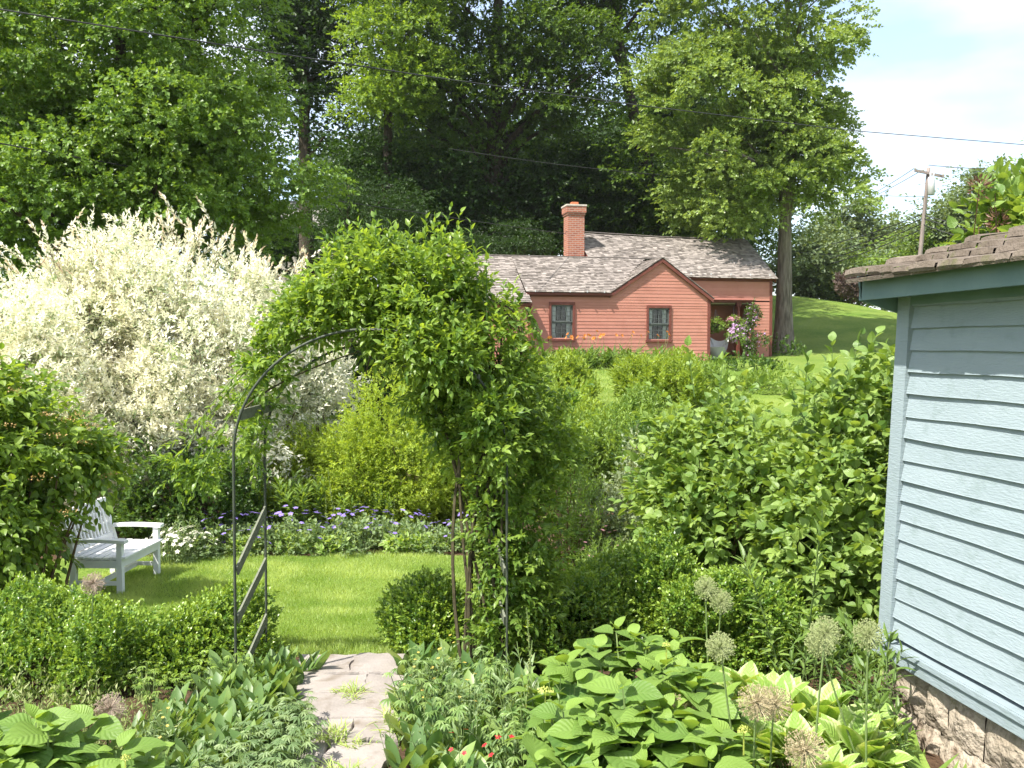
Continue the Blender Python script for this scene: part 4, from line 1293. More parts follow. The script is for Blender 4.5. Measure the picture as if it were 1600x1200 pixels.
tree('understory_tree', 'dark understory tree between the chimney and the main roof', mid_x(960, 46), 46,
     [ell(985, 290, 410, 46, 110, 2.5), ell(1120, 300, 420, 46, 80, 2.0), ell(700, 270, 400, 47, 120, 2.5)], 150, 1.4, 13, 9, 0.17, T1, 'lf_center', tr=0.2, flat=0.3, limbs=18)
tree('sugar_maple', 'tall grey trunked maple in bright leaf at the right end of the cottage', mid_x(1224, 38.4), 38.4,
     [ell(1185, -260, 110, 38.5, 145, 3.6), ell(1160, 60, 270, 38, 130, 3.2), ell(1250, 40, 260, 38.6, 78, 2.8), ell(1125, 225, 385, 37.6, 72, 2.0), ell(1280, 215, 375, 38, 58, 2.0), ell(1205, 250, 325, 37, 90, 2.0), ell(1045, 100, 240, 38, 38, 1.5)],
     92, 1.35, 75, 11, 0.12, T1W, 'lf_maple', bark='bark', tr=0.36, flat=0.55, lmin=0.42, puff=True, nflip=0.4, limbs=36, shell=0.5, two=(7.0, 0.55), top=18.5)

UW = 'dark wood behind the cottage'
_u, _b, _ = tree('woodland_tree', 'dark leafy woodland tree far behind the cottage and its shade trees', mid_x(610, 62), 62,
     [ell(610, 190, 400, 62, 85, 3.5)], 60, 1.9, 13, 9, 0.26, T1W, 'lf_deep', tr=0.25, flat=0.3, limbs=12, group=UW)
for _i, (_px, _d, _s) in enumerate(((690, 60, 0.9), (820, 64, 1.0), (950, 62, 0.9), (1070, 60, 1.0), (750, 70, 1.15), (900, 72, 1.1), (1030, 72, 1.2), (640, 72, 1.1), (1150, 66, 0.9), (300, 58, 1.1), (150, 62, 1.1), (0, 56, 1.0), (-150, 60, 1.2), (-330, 58, 1.1), (-520, 55, 1.2))):
    dup(_u, (mid_x(_px, _d), _d, float(G(mid_x(_px, _d), _d)) - 0.1), 1.1 * _i, _s, None, UW, (0, 0), [c for c in COL.objects if c.parent == _u])

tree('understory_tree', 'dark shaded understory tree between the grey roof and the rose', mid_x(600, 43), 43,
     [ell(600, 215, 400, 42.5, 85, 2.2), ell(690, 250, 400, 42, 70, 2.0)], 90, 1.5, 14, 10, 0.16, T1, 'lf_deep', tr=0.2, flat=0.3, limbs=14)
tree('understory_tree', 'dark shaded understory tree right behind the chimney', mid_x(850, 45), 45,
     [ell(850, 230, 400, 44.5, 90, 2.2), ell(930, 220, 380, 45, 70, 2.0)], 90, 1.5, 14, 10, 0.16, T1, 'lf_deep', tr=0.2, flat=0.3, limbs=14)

# far trees on the right
FT = 'far trees beyond the hill'
for lab, px, d, blobs, n, ls, mt in (
        ('hazy round far tree just beyond the trunk of the maple', 1340, 82, [ell(1335, 300, 470, 82, 62, 4.0), ell(1395, 335, 470, 82, 40, 3)], 75, 0.34, 'lf_far'),
        ('low yellowish far tree touching the maple trunk', 1262, 66, [ell(1262, 360, 480, 66, 45, 3.0)], 34, 0.27, 'lf_far'),
        ('middle-green far tree low on the hill crest', 1310, 68, [ell(1310, 400, 490, 68, 55, 2.5)], 34, 0.26, 'lf_mid'),
        ('dark far tree above the shed corner', 1420, 72, [ell(1420, 385, 500, 72, 70, 3.0)], 40, 0.28, 'lf_far'),
        ('tall far tree beyond the utility pole', 1540, 62, [ell(1540, 252, 420, 62, 65, 3.5), ell(1500, 300, 420, 62, 40, 2.5)], 60, 0.24, 'lf_far'),
        ('low far tree at the foot of the utility pole', 1470, 64, [ell(1478, 345, 430, 64, 48, 2.5)], 30, 0.24, 'lf_mid'),
        ('far tree hidden mostly by the mossy roof', 1640, 60, [ell(1640, 270, 450, 60, 75, 3.5)], 45, 0.24, 'lf_mid')):
    tree('far_tree', lab, mid_x(px, d), d, blobs, n, 2.0, 12, 9, ls, T1, mt, tr=0.25, flat=0.3, limbs=12, group=FT)
shrub('smoke_bush', 'dull purple bush on the hill crest below the far trees', 'shrub', [ell(1338, 425, 470, 60, 26, 1.0)], 260, 0.5, 8, 0.2, T1, 'lf_smoke', stems=8)
ls_root, ls_base = shrub('leafy_shrub', 'large leaved shrub with brown seed heads standing behind the mossy roof', 'shrub',
      [ell(1575, 285, 420, 7.4, 55, 0.5), ell(1650, 260, 420, 7.4, 60, 0.5)], 110, 0.3, 9, 0.11, T4, 'lf_dogwood', stems=22, up=0.5, stem_r=0.012)
sd_rng = nrng()
for (px, py) in ((1530, 292), (1560, 345)):
    f = Fol(); c = at(px, py, 7.1)
    p, o = blob_pts(sd_rng, c, (0.07, 0.06, 0.09), 70, 0.6)
    f.leaves(T1N, p, nrm(o + np.array([0, 0, 0.4])), rdir(sd_rng, len(p)), 0.05, sd_rng.random(len(p)))
    f.sticks([c - np.array([0, -0.1, 0.5])], [c], 0.006, 0.004)
    f.build('seed_head', [M['lf_brown']], ls_root, origin=ls_base)

# ------------------------------------------------------------------ garden shrubs
def willow():
    rng = nrng()
    blobs = [ell(275, 385, 760, 13.5, 170, 1.6), ell(60, 435, 740, 13.0, 140, 1.5), ell(385, 405, 700, 13.8, 90, 1.2), ell(245, 590, 800, 12.6, 190, 0.9), ell(505, 540, 650, 14.4, 60, 0.7), ell(400, 560, 720, 13.4, 90, 0.9), ell(-100, 450, 760, 13.0, 120, 1.5), ell(160, 395, 560, 13.3, 80, 1.0)]
    c0 = blobs[0][0]
    base = np.array([c0[0], c0[1], float(G(c0[0], c0[1]))])
    root = thing('dappled_willow', 'huge cream and white dappled willow shrub with pinkish shoot tips', 'shrub', base)
    f = Fol(); st = Fol(); tp = Fol()
    area = np.array([(r[0] * r[2] + r[0] * r[1]) for c, r in blobs]); area /= area.sum()
    for (c, r), a in zip(blobs, area):
        n = int(17000 * a)
        p, o = blob_pts(rng, c, r, n, 0.45, 0.42)
        ok = p[:, 2] > G(p[:, 0], p[:, 1]) + 0.05; p, o = p[ok], o[ok]; n = len(p)
        D = nrm(o * 0.7 + np.array([0, 0, 0.45]) + rng.normal(0, 0.5, (n, 3)))
        L = rng.uniform(0.2, 0.5, n)
        hi = np.clip((p[:, 2] - 0.4) / 1.6, 0, 1)
        twig_leaves(f, rng, p - D * L[:, None] * 0.7, D, L, 13, 0.075, T1M, 1.05, 0.3, 0.05, rnd=rng.random(n) * 0.6 + 0.4 * hi)
        for i in rng.choice(n, int(60 * a) + 2, replace=False):
            b0 = np.array([c[0] + rng.normal(0, r[0] * 0.15), c[1] + rng.normal(0, 0.2), 0]); b0[2] = float(G(b0[0], b0[1]))
            e = p[i]; st.tube(curve_pts(b0, b0 * 0.4 + e * 0.6 + np.array([0, 0, 0.3]), e, 7), np.linspace(0.02, 0.004, 7), 4)
    pts = [(70, 392, 13.0), (28, 400, 13), (125, 352, 13.2), (150, 362, 13.2), (200, 378, 13.3), (236, 340, 13.4), (262, 318, 13.4), (288, 340, 13.5), (318, 345, 13.5), (345, 352, 13.5), (375, 372, 13.6), (410, 388, 13.6), (-10, 380, 13), (90, 405, 12.9), (60, 360, 12.9), (180, 390, 13), (300, 365, 13), (430, 405, 13.8), (455, 405, 14), (480, 400, 14.2), (220, 372, 13)]
    for (px, py, d) in pts:
        tip = at(px, py, d); n = 5
        T = tip[None] + rng.normal(0, 0.13, (n, 3)) - np.array([0, 0, 0.12])
        D = nrm(np.array([(px - 250) / 420.0 + rng.normal(0, 0.25), rng.normal(0, 0.2), 1.0]) + rng.normal(0, 0.3, (n, 3)))
        L = rng.uniform(0.5, 1.0, n)
        twig_leaves(f, rng, T - D * L[:, None], D, L, 34, 0.08, T1M, 0.85, 0.3, 0, rnd=np.full(n, 0.8))
        twig_leaves(f, rng, T - D * 0.10, D, np.full(n, 0.16), 9, 0.05, T1M, 0.6, 0.3, 0, mat=1)
        st.sticks(T - D * L[:, None], T, 0.006, 0.003)
    f.build('foliage', [M['lf_willow'], M['lf_willowtip']], root, origin=base)
    st.build('stem', [M['twig']], root, origin=base)

willow()


vib_blobs = [ell(-10, 590, 960, 8.3, 100, 0.9), ell(105, 635, 765, 8.7, 85, 0.7), ell(165, 690, 772, 9.1, 42, 0.4), ell(-100, 560, 960, 8.3, 130, 1.0), ell(0, 550, 700, 8.5, 70, 0.6), ell(40, 740, 890, 8.5, 62, 0.6)]
vr, vb = shrub('layered_shrub', 'dark layered shrub with rusty flower heads leaning over the white bench', 'shrub', vib_blobs, 900, 0.42, 11, 0.085, T3, 'lf_layer', up=0.05, spread=1.1, stems=40, droop=0.4, stem_r=0.012, upb=-0.5, nflip=0.4)
def rust_heads():
    rng = nrng()
    for (px, py, d) in ((128, 646, 8.05), (105, 655, 8.0), (78, 648, 7.8), (130, 690, 8.2), (12, 665, 7.6), (90, 680, 7.7), (140, 665, 8.1), (170, 742, 8.5), (25, 610, 7.9), (60, 745, 7.6), (105, 800, 7.6)):
        c = at(px, py, d); n = 30; f = Fol()
        p = c + rng.normal(0, 1, (n, 3)) * np.array([0.045, 0.04, 0.013])
        f.leaves(T1W, p, rdir(rng, n) + np.array([0, 0, 0.5]), rdir(rng, n), 0.018, rng.random(n))
        f.build('flower_head', [M['fl_rust']], vr, origin=vb)
rust_heads()

SG = 'gold spirea bushes behind the flower bed'
shrub('spirea_bush', 'feathery gold-green bush seen through the middle of the arch', 'shrub', [ell(630, 628, 860, 13.4, 100, 0.8), ell(570, 660, 860, 13.0, 70, 0.7)], 5200, 0.17, 12, 0.05, T1M, 'lf_spirea', up=0.3, spread=0.95, stems=30, lump=0.35, wob=0.5)
shrub('spirea_bush', 'feathery gold-green bush beside the left posts of the arch', 'shrub', [ell(480, 655, 870, 13.5, 80, 0.8), ell(430, 700, 880, 13.3, 50, 0.7)], 3600, 0.17, 12, 0.05, T1M, 'lf_spirea', up=0.3, spread=0.95, stems=30, lump=0.35, wob=0.5)
shrub('spirea_bush', 'feathery gold-green bush behind the brown rose canes', 'shrub', [ell(735, 650, 870, 13.6, 75, 0.8)], 2800, 0.17, 12, 0.05, T1M, 'lf_spirea', up=0.3, spread=0.95, stems=30, lump=0.35, wob=0.5)
shrub('round_shrub', 'dark rounded shrub on the lawn framed by the top of the arch', 'shrub', [ell(612, 545, 668, 21, 85, 1.2), ell(700, 560, 650, 21.5, 45, 0.9)], 1500, 0.4, 11, 0.11, T1W, 'lf_dark', up=0.35, stems=20)
shrub('dark_hedge', 'dark low hedge under the cream willow', 'shrub', [ell(335, 690, 900, 12.0, 75, 0.6), ell(240, 700, 880, 11.9, 70, 0.6)], 900, 0.25, 10, 0.06, T1, 'lf_vib', up=0.5, stems=30)
shrub('green_shrub', 'fresh green rounded shrub beside the rose, before the cottage wall', 'shrub', [ell(882, 556, 655, 22.5, 50, 1.2), ell(822, 568, 655, 22, 48, 1.0)], 1400, 0.3, 12, 0.12, T1M, 'lf_lime', up=0.5, stems=20)
shrub('green_shrub', 'fresh green rounded shrub under the second cottage window', 'shrub', [ell(1005, 555, 660, 24, 44, 1.2), ell(1060, 560, 670, 23.5, 50, 1.1)], 1400, 0.3, 12, 0.12, T1M, 'lf_lime', up=0.5, stems=20)
shrub('low_shrub', 'low bright green shrub below the lawn opening', 'shrub', [ell(935, 652, 790, 15, 68, 0.7), ell(880, 668, 800, 14.5, 50, 0.6)], 1300, 0.28, 12, 0.075, T1M, 'lf_mid', up=0.55, stems=24)
shrub('low_shrub', 'darker low shrub with pale specks against the dogwood', 'shrub', [ell(1025, 655, 780, 13.5, 60, 0.6)], 500, 0.22, 10, 0.055, T1, 'lf_vib', up=0.5, stems=24)
shrub('lime_perennial', 'lime green perennial clump close to the rose column', 'plant', [ell(890, 670, 860, 10.8, 45, 0.5), ell(850, 590, 760, 10.2, 34, 0.4)], 450, 0.28, 11, 0.06, TN, 'lf_mid', up=0.75, stems=24)
shrub('green_shrub', 'loose bright bush on the slope between the rose column and the dogwood, the nearest one', 'shrub', [ell(905, 622, 760, 17.5, 62, 0.9), ell(860, 610, 740, 18, 42, 0.8)], 1200, 0.3, 12, 0.09, T1M, 'lf_lime', up=0.45, stems=20, lump=0.35)
shrub('green_shrub', 'small loose bush on the slope behind the darker speckled shrub', 'shrub', [ell(985, 615, 740, 19, 50, 0.9)], 800, 0.3, 12, 0.09, T1M, 'lf_mid', up=0.45, stems=20, lump=0.35)
shrub('green_shrub', 'low spreading bush on the slope directly before the porch', 'shrub', [ell(1110, 565, 660, 26, 50, 1.0), ell(1180, 578, 660, 26, 50, 1.0)], 800, 0.35, 12, 0.11, T1M, 'lf_mid', up=0.4, stems=20, lump=0.35)
shrub('grey_perennial', 'greyish spotted perennial clump at the far end of the lawn', 'plant', [ell(950, 760, 880, 11.0, 62, 0.5), ell(1000, 700, 880, 11.3, 45, 0.5)], 650, 0.26, 10, 0.05, T2, 'lf_grey', up=0.6, stems=24)
shrub('low_shrub', 'low dark foliage clump along the cottage footing', 'shrub', [ell(900, 548, 590, 30.3, 80, 0.7), ell(1060, 552, 600, 30.5, 70, 0.7), ell(980, 550, 590, 30.5, 60, .7)], 1100, 0.35, 10, 0.11, TN, 'lf_mid', up=0.5, stems=10, lump=0.45)
shrub('low_shrub', 'low green clump at the foot of the maple trunk', 'shrub', [ell(1232, 535, 600, 36, 28, 0.6), ell(1180, 560, 600, 30, 60, .6)], 260, 0.35, 9, 0.12, T1, 'lf_vib', up=0.6, stems=8)

def dog_shoots(pts):
    def ex(f, rng, blobs):
        for (px, py, d, bx, by) in pts:
            tip = at(px, py, d); b = at(bx, by, d)
            D = nrm((tip - b)[None]); L = np.array([np.linalg.norm(tip - b)])
            twig_leaves(f, rng, b[None], D, L, 11, 0.085, T4, 1.0, 0.2, 0.0, nflip=0.4)
            f.sticks(b[None], tip[None], 0.006, 0.003)
    return ex
shrub('dogwood_shrub', 'big veined-leaf dogwood shrub standing in front of the cottage porch', 'shrub',
      [ell(1120, 560, 960, 7.7, 115, 0.8), ell(1060, 640, 960, 7.4, 62, 0.6), ell(1160, 700, 980, 7.0, 90, 0.6)], 840, 0.36, 9, 0.082, T4, 'lf_dogwood', up=0.2, spread=1.1, stems=36, droop=0.25, stem_r=0.009, nflip=0.5,
      extra=dog_shoots([(1075, 545, 7.6, 1085, 620), (1130, 560, 7.6, 1120, 640), (1010, 690, 7.2, 1060, 700), (1012, 600, 7.5, 1050, 630)]))
shrub('dogwood_shrub', 'big veined-leaf dogwood shrub pressed against the pale blue shed', 'shrub',
      [ell(1310, 590, 960, 6.7, 92, 0.6), ell(1370, 560, 800, 6.9, 50, 0.6), ell(1270, 720, 1000, 6.3, 75, 0.5), ell(1370, 780, 1050, 6.0, 45, 0.4)], 760, 0.34, 9, 0.082, T4, 'lf_dogwood', up=0.2, spread=1.1, stems=36, droop=0.25, stem_r=0.009, nflip=0.5,
      extra=dog_shoots([(1300, 535, 6.6, 1300, 640), (1262, 560, 6.6, 1255, 640), (1372, 520, 6.8, 1330, 600), (1345, 525, 6.7, 1320, 620), (1225, 600, 6.7, 1260, 660), (1395, 548, 6.8, 1370, 620)]))

BX = dict(nt=0, tl=0.1)
def box(label, blobs, nt, lump=0.36):
    return shrub('box_shrub', label, 'shrub', blobs, int(nt * 1.25), 0.11, 12, 0.025, T2, 'lf_box', up=0.45, spread=0.85, shell=0.35, stems=16, lump=lump, wob=0.5, stem_r=0.006, nflip=0.6)
box('wide clipped box shrub in front of the white bench', [ell(105, 932, 1130, 5.8, 120, 0.6), ell(10, 935, 1120, 5.7, 90, .5), ell(165, 960, 1140, 5.45, 75, 0.35), ell(220, 985, 1110, 5.8, 55, 0.35)], 3300, 0.28)
box('box shrub tucked behind the left arch posts', [ell(330, 915, 1090, 6.1, 95, 0.45), ell(285, 960, 1110, 5.7, 55, 0.35)], 2200, 0.25)
box('compact round box shrub at the end of the flagstone path, beside the lawn', [ell(675, 905, 1070, 6.25, 82, 0.36)], 1500, 0.2)
box('shaded box shrub behind the rose canes and the hydrangea', [ell(930, 866, 1070, 6.4, 112, 0.5), ell(870, 905, 1090, 6.1, 70, 0.4)], 2700)
box('box shrub nearest the blue shed, tall seed heads in front', [ell(1130, 880, 1075, 5.8, 100, 0.45), ell(1040, 872, 1050, 6.2, 60, 0.4)], 2700)


# climbing rose on the arch
def rose():
    rng = nrng()
    base = np.array([-0.05, 5.7, 0.0])
    root = thing('climbing_rose', 'bushy climbing rose covering the top and one side of the arch', 'climber', base)
    f = Fol(); st = Fol()
    blobs = [(ell(590, 352, 520, 5.7, 125, 0.36), 150), (ell(690, 375, 560, 5.7, 84, 0.36), 130), (ell(495, 425, 540, 5.7, 72, 0.3), 75), (ell(770, 470, 680, 5.75, 75, 0.34), 130), (ell(640, 470, 545, 5.6, 110, .3), 60),
             (ell(420, 510, 600, 5.65, 36, 0.18), 24), (ell(395, 560, 730, 5.9, 34, 0.12), 24), (ell(800, 620, 900, 5.8, 76, 0.32), 165), (ell(815, 800, 1030, 5.8, 58, 0.3), 90), (ell(748, 560, 720, 5.8, 40, 0.25), 50), (ell(870, 600, 760, 5.95, 40, 0.3), 40), (ell(690, 500, 590, 5.32, 70, 0.12), 40), (ell(668, 545, 650, 5.75, 42, 0.2), 44), (ell(705, 600, 720, 5.8, 34, 0.18), 36), (ell(800, 850, 1045, 5.65, 55, 0.22), 46), (ell(770, 590, 720, 5.35, 36, 0.12), 30), (ell(775, 940, 1040, 5.6, 36, .2), 16), (ell(310, 650, 780, 5.95, 36, 0.1), 15)]
    for (c, r), n in blobs:
        n = int(n * 2.9)
        p, o = blob_pts(rng, c, r, n, 0.55, 0.25)
        D = nrm(o * 0.6 + np.array([0, 0, 0.35]) + rng.normal(0, 0.4, (n, 3)))
        L = rng.uniform(0.14, 0.3, n)
        # pinnate leaves: short stalks carrying five leaflets
        twig_leaves(f, rng, p - D * L[:, None] * 0.5, D, L, 13, 0.05, T3R, 1.0, 0.2, 0.3, nflip=0.5)
    # upright shoots over the top
    for (px, py) in ((560, 345), (585, 335), (540, 360), (640, 350), (665, 340), (690, 355), (720, 330), (705, 325), (620, 360), (510, 385), (735, 350), (480, 410), (760, 385), (530, 350), (675, 375)):
        tip = at(px, py, 5.65 + rng.normal(0, 0.12)); b = tip - np.array([rng.normal(0, 0.06), 0, rng.uniform(0.28, 0.45)])
        twig_leaves(f, rng, b[None], nrm((tip - b)[None]), np.linalg.norm(tip - b), 13, 0.055, T3R, 1.05, 0.2, 0, nflip=0.4)
        f.sticks(b[None], tip[None], 0.004, 0.002)
    # trailing shoots at the left
    for pts in (((400, 560), (330, 640), (275, 720)), ((390, 600), (330, 690), (300, 770)), ((430, 520), (360, 590), (310, 660)), ((500, 560), (450, 590), (400, 640)), ((410, 620), (400, 690), (395, 750)), ((820, 480), (835, 500), (842, 530)), ((690, 640), (680, 680), (683, 700))):
        q = np.array([at(px, py, 5.75) for px, py in pts])
        c = curve_pts(q[0], q[1], q[2], 6); st.tube(c, np.linspace(0.005, 0.002, 6), 4)
        twig_leaves(f, rng, c[:-1], nrm(np.diff(c, axis=0)), np.linalg.norm(np.diff(c, axis=0), axis=1), 6, 0.055, T3R, 1.1, 0.1, 0.2, nflip=0.4)
    f.build('foliage', [M['lf_vine']], root, origin=base)
    ca = Fol()
    for i in range(17):
        b = np.array([rng.uniform(-0.30, 0.12), rng.uniform(5.45, 6.05), 0.0]); b[2] = float(G(b[0], b[1])) - 0.02
        e = at(rng.uniform(690, 830), rng.uniform(560, 700), 5.75)
        m = b * 0.5 + e * 0.5 + np.array([rng.normal(-0.09, 0.07), rng.normal(0, 0.08), 0.1])
        e2 = at(rng.uniform(560, 760), rng.uniform(400, 520), 5.7)
        c1 = curve_pts(b, m, e, 9); c2 = curve_pts(e, e + (e - m) * 0.6, e2, 8)
        r = rng.uniform(0.006, 0.013)
        ca.tube(np.concatenate([c1, c2[1:]]), np.linspace(r, 0.004, 16), 5)
    # canes running over the arch
    for pts in (((380, 640), (430, 590), (565, 548)), ((565, 520), (500, 512), (430, 545)), ((790, 640), (700, 470), (560, 505)), ((590, 530), (575, 560), (572, 585))):
        q = [at(px, py, 5.6) for px, py in pts]; ca.tube(curve_pts(*q, 10), np.linspace(0.007, 0.004, 10), 5)
    ca.build('cane', [M['cane']], root, origin=base)
    st.build('shoot', [M['green_stem']], root, origin=base)

rose()


# ------------------------------------------------------------------ bedding plants
def clump(name, label, cat, group, build):
    """a plant built once at the origin; build(root) adds the parts and returns them"""
    root = thing(name, label, cat, (0, 0, 0), 0, group)
    return root, build(root)


def scatter(root, parts, spots, group=None, labels=None):
    """the first spot moves the thing itself, the others get copies"""
    rng = nrng()
    out = []
    for i, (x, y, s) in enumerate(spots):
        loc = (x, y, float(G(x, y)) - 0.005)
        rz = rng.uniform(0, 6.28); tl = (rng.normal(0, 0.06), rng.normal(0, 0.06))
        if i == 0:
            root.location = loc; root.rotation_euler = (tl[0], tl[1], rz); root.scale = (s,) * 3
            if labels: root['label'] = labels[0]
            out.append(root)
        else:
            out.append(dup(root, loc, rz, s, labels[i] if labels else None, group, tl, parts))
    return out


def strap_leaves(f, rng, n, h, tpl, spread, r=0.03, size=0.35, mat=0, droopy=0.0):
    az = rng.uniform(0, 6.28, n); ti = rng.uniform(0.08, spread, n)
    D = np.stack([np.cos(az) * np.sin(ti), np.sin(az) * np.sin(ti), np.cos(ti)], -1)
    U = np.stack([-np.cos(az) * np.cos(ti), -np.sin(az) * np.cos(ti), np.sin(ti)], -1) + rng.normal(0, 0.35, (n, 3))
    P = np.stack([rng.normal(0, r, n), rng.normal(0, r, n), np.zeros(n)], -1)
    f.leaves(tpl, P, D, U, h * rng.uniform(0.65, 1.2, n), rng.random(n), rng.random(n), size / 0.35, mat)


def lily_build(seed):
    def b(root):
        rng = np.random.default_rng(seed); f = Fol()
        strap_leaves(f, rng, 13, 0.20, TL, 0.65, 0.06)
        f.leaves(TL, np.zeros((3, 3)), nrm(rng.normal(0, 1, (3, 3)) * np.array([1, 1, 0.1]) + np.array([0, 0, 0.5])), np.array([0, 0, 1.0]) + np.zeros((3, 3)), 0.15, rng.random(3))
        return [f.build('leaf_rosette', [M['lf_lily']], root, smooth=True)]
    return b


LG = 'broad leaved clumps edging the flagstone path'
def band(rng, poly, n, smin=0.8, smax=1.2, mind=0.09):
    """n spots inside a polygon of ground points"""
    poly = np.array(poly); lo, hi = poly.min(0), poly.max(0); out = []
    tries = 0
    while len(out) < n and tries < 20000:
        tries += 1
        p = rng.uniform(lo, hi); ins = False; j = len(poly) - 1
        for i in range(len(poly)):
            a, b = poly[i], poly[j]
            if (a[1] > p[1]) != (b[1] > p[1]) and p[0] < (b[0] - a[0]) * (p[1] - a[1]) / (b[1] - a[1]) + a[0]: ins = not ins
            j = i
        if ins and all((p[0] - o[0]) ** 2 + (p[1] - o[1]) ** 2 > mind ** 2 for o in out):
            out.append((p[0], p[1], rng.uniform(smin, smax)))
    return out


b_rng = np.random.default_rng(77)
r_, p_ = clump('broad_leaved_plant', 'upright clump of broad green strap leaves edging the path by the left arch posts', 'plant', 'broad leaved clumps left of the path', lily_build(1))
r_['label'] = 'upright clump of broad strap leaves between the arch post and the flagstones'
scatter(r_, p_, band(b_rng, [(-1.45, 5.7), (-1.32, 5.7), (-1.28, 4.9), (-1.15, 4.3), (-1.75, 3.8), (-1.85, 4.5), (-1.75, 4.9), (-1.66, 5.3)], 70, 0.85, 1.25, 0.075), 'broad leaved clumps left of the path')
r_, p_ = clump('broad_leaved_plant', 'darker clump of broad strap leaves on the side of the path under the rose canes', 'plant', 'broad leaved clumps right of the path', lily_build(2))
scatter(r_, p_, band(b_rng, [(-0.62, 5.7), (-0.05, 5.7), (0.12, 4.9), (0.12, 3.8), (-0.5, 3.8), (-0.55, 5.0)], 62, 0.85, 1.2, 0.08), 'broad leaved clumps right of the path')


def cut_build(seed, mt='lf_cut', h=0.26, nst=16):
    def b(root):
        rng = np.random.default_rng(seed); f = Fol(); s = Fol()
        az = rng.uniform(0, 6.28, nst); rr = rng.uniform(0.02, 0.13, nst); hh = h * rng.uniform(0.5, 1.15, nst)
        T = np.stack([np.cos(az) * rr, np.sin(az) * rr, hh], -1)
        s.sticks(T * np.array([0.15, 0.15, 0]), T, 0.003, 0.002)
        for i in range(nst):
            k = 7
            a0 = az[i]; ang = a0 + np.linspace(-1.9, 1.9, k)
            D = np.stack([np.cos(ang), np.sin(ang), np.full(k, -0.15 + rng.normal(0, 0.15))], -1)
            f.leaves(TN, np.repeat(T[i:i + 1], k, 0), D, np.array([0, 0, 1.0]) + rng.normal(0, 0.2, (k, 3)), rng.uniform(0.038, 0.062) * (1 - 0.25 * np.abs(np.linspace(-1, 1, k))), np.full(k, rng.random()))
        return [f.build('foliage', [M[mt]], root), s.build('stem', [M['green_stem']], root)]
    return b


r_, p_ = clump('cut_leaved_plant', 'low pale clump with deeply cut leaves spilling over the near flagstones', 'plant', 'cut leaved clumps', cut_build(4, 'lf_cut', 0.2, 30))
scatter(r_, p_, band(b_rng, [(-1.22, 4.8), (-1.1, 4.8), (-0.98, 3.9), (-1.35, 3.6), (-1.4, 4.2)], 22, 0.8, 1.2), 'cut leaved clumps')
r_, p_ = clump('cut_leaved_plant', 'cut leaved perennial under the rose canes at the edge of the path', 'plant', 'cut leaved clumps under the rose', cut_build(5, 'lf_lily', 0.30))
scatter(r_, p_, band(b_rng, [(-0.6, 5.3), (0.15, 5.5), (0.2, 4.2), (-0.62, 3.9)], 13, 0.7, 1.2), 'cut leaved clumps under the rose')
r_, p_ = clump('cut_leaved_plant', 'reddish tinged cut leaved clump at the foot of the arch post', 'plant', 'cranesbill by the post', cut_build(6, 'lf_mid', 0.3, 26))
scatter(r_, p_, [(-1.78, 5.2, 0.75), (-1.98, 5.0, 0.75), (-1.66, 5.42, 0.7), (-2.1, 5.2, 0.7), (-1.85, 5.05, 0.65)], 'cranesbill by the post')


def weed_build(seed, h=0.5, mt='lf_cut'):
    def b(root):
        rng = np.random.default_rng(seed); f = Fol(); s = Fol(); n = 5
        B = np.stack([rng.normal(0, 0.03, n), rng.normal(0, 0.03, n), np.zeros(n)], -1)
        T = B + np.stack([rng.normal(0, 0.07, n), rng.normal(0, 0.07, n), h * rng.uniform(0.6, 1.1, n)], -1)
        s.sticks(B, T, 0.0035, 0.002)
        twig_leaves(f, rng, B, nrm(T - B), np.linalg.norm(T - B, axis=1), 14, 0.06, TN, 1.1, 0.2, 0.1)
        return [f.build('leaf_spray', [M[mt]], root), s.build('stem', [M['green_stem']], root)]
    return b


r_, p_ = clump('tall_weed', 'slender self-sown weed with small leaves rising before the rose canes', 'plant', 'slender stems by the path', weed_build(8))
scatter(r_, p_, [(0.10, 4.55, 1.1), (0.02, 4.75, 0.9), (-0.33, 4.6, 0.8), (-0.45, 4.35, 0.7), (0.15, 4.2, 1.0), (-0.55, 4.9, 0.7), (-0.15, 4.35, 0.8), (-0.6, 4.4, 0.5)], 'slender stems by the path')


def spire_build(seed):
    def b(root):
        rng = np.random.default_rng(seed); f = Fol(); s = Fol(); fl = Fol()
        B = np.zeros((1, 3)); T = np.array([[0.02, 0.0, 0.75]])
        s.sticks(B, T, 0.004, 0.002)
        twig_leaves(f, rng, B, nrm(T - B), np.array([0.45]), 12, 0.07, TN, 1.1, 0.2, 0.1)
        n = 60; t = rng.uniform(0.6, 1.0, n)
        P = B + (T - B) * t[:, None]
        fl.leaves(T1, P, nrm(rng.normal(0, 1, (n, 3)) + np.array([0, 0, 0.6])), rdir(rng, n), 0.03 * (1.25 - t), rng.random(n))
        return [f.build('leaf_spray', [M['lf_grey']], root), s.build('stem', [M['green_stem']], root), fl.build('seed_spike', [M['lf_straw']], root)]
    return b


r_, p_ = clump('seed_spike_plant', 'thin stem with a spike of pale seed capsules beside the lime hydrangea head', 'plant', 'thin spikes', spire_build(9))
scatter(r_, p_, [(0.12, 4.4, 1.05), (0.03, 4.3, 0.85), (0.2, 4.1, 0.75)], 'thin spikes')


def tuft_build(seed):
    def b(root):
        rng = np.random.default_rng(seed); f = Fol()
        strap_leaves(f, rng, 46, 0.11, TS, 1.25, 0.03, 0.35)
        return [f.build('blade', [M['grass']], root)]
    return b


def single(name, label, cat, group, mat, fn):
    f = Fol(); fn(f); o = f.build(name, [M[mat]]); return tag(o, label, cat, group)


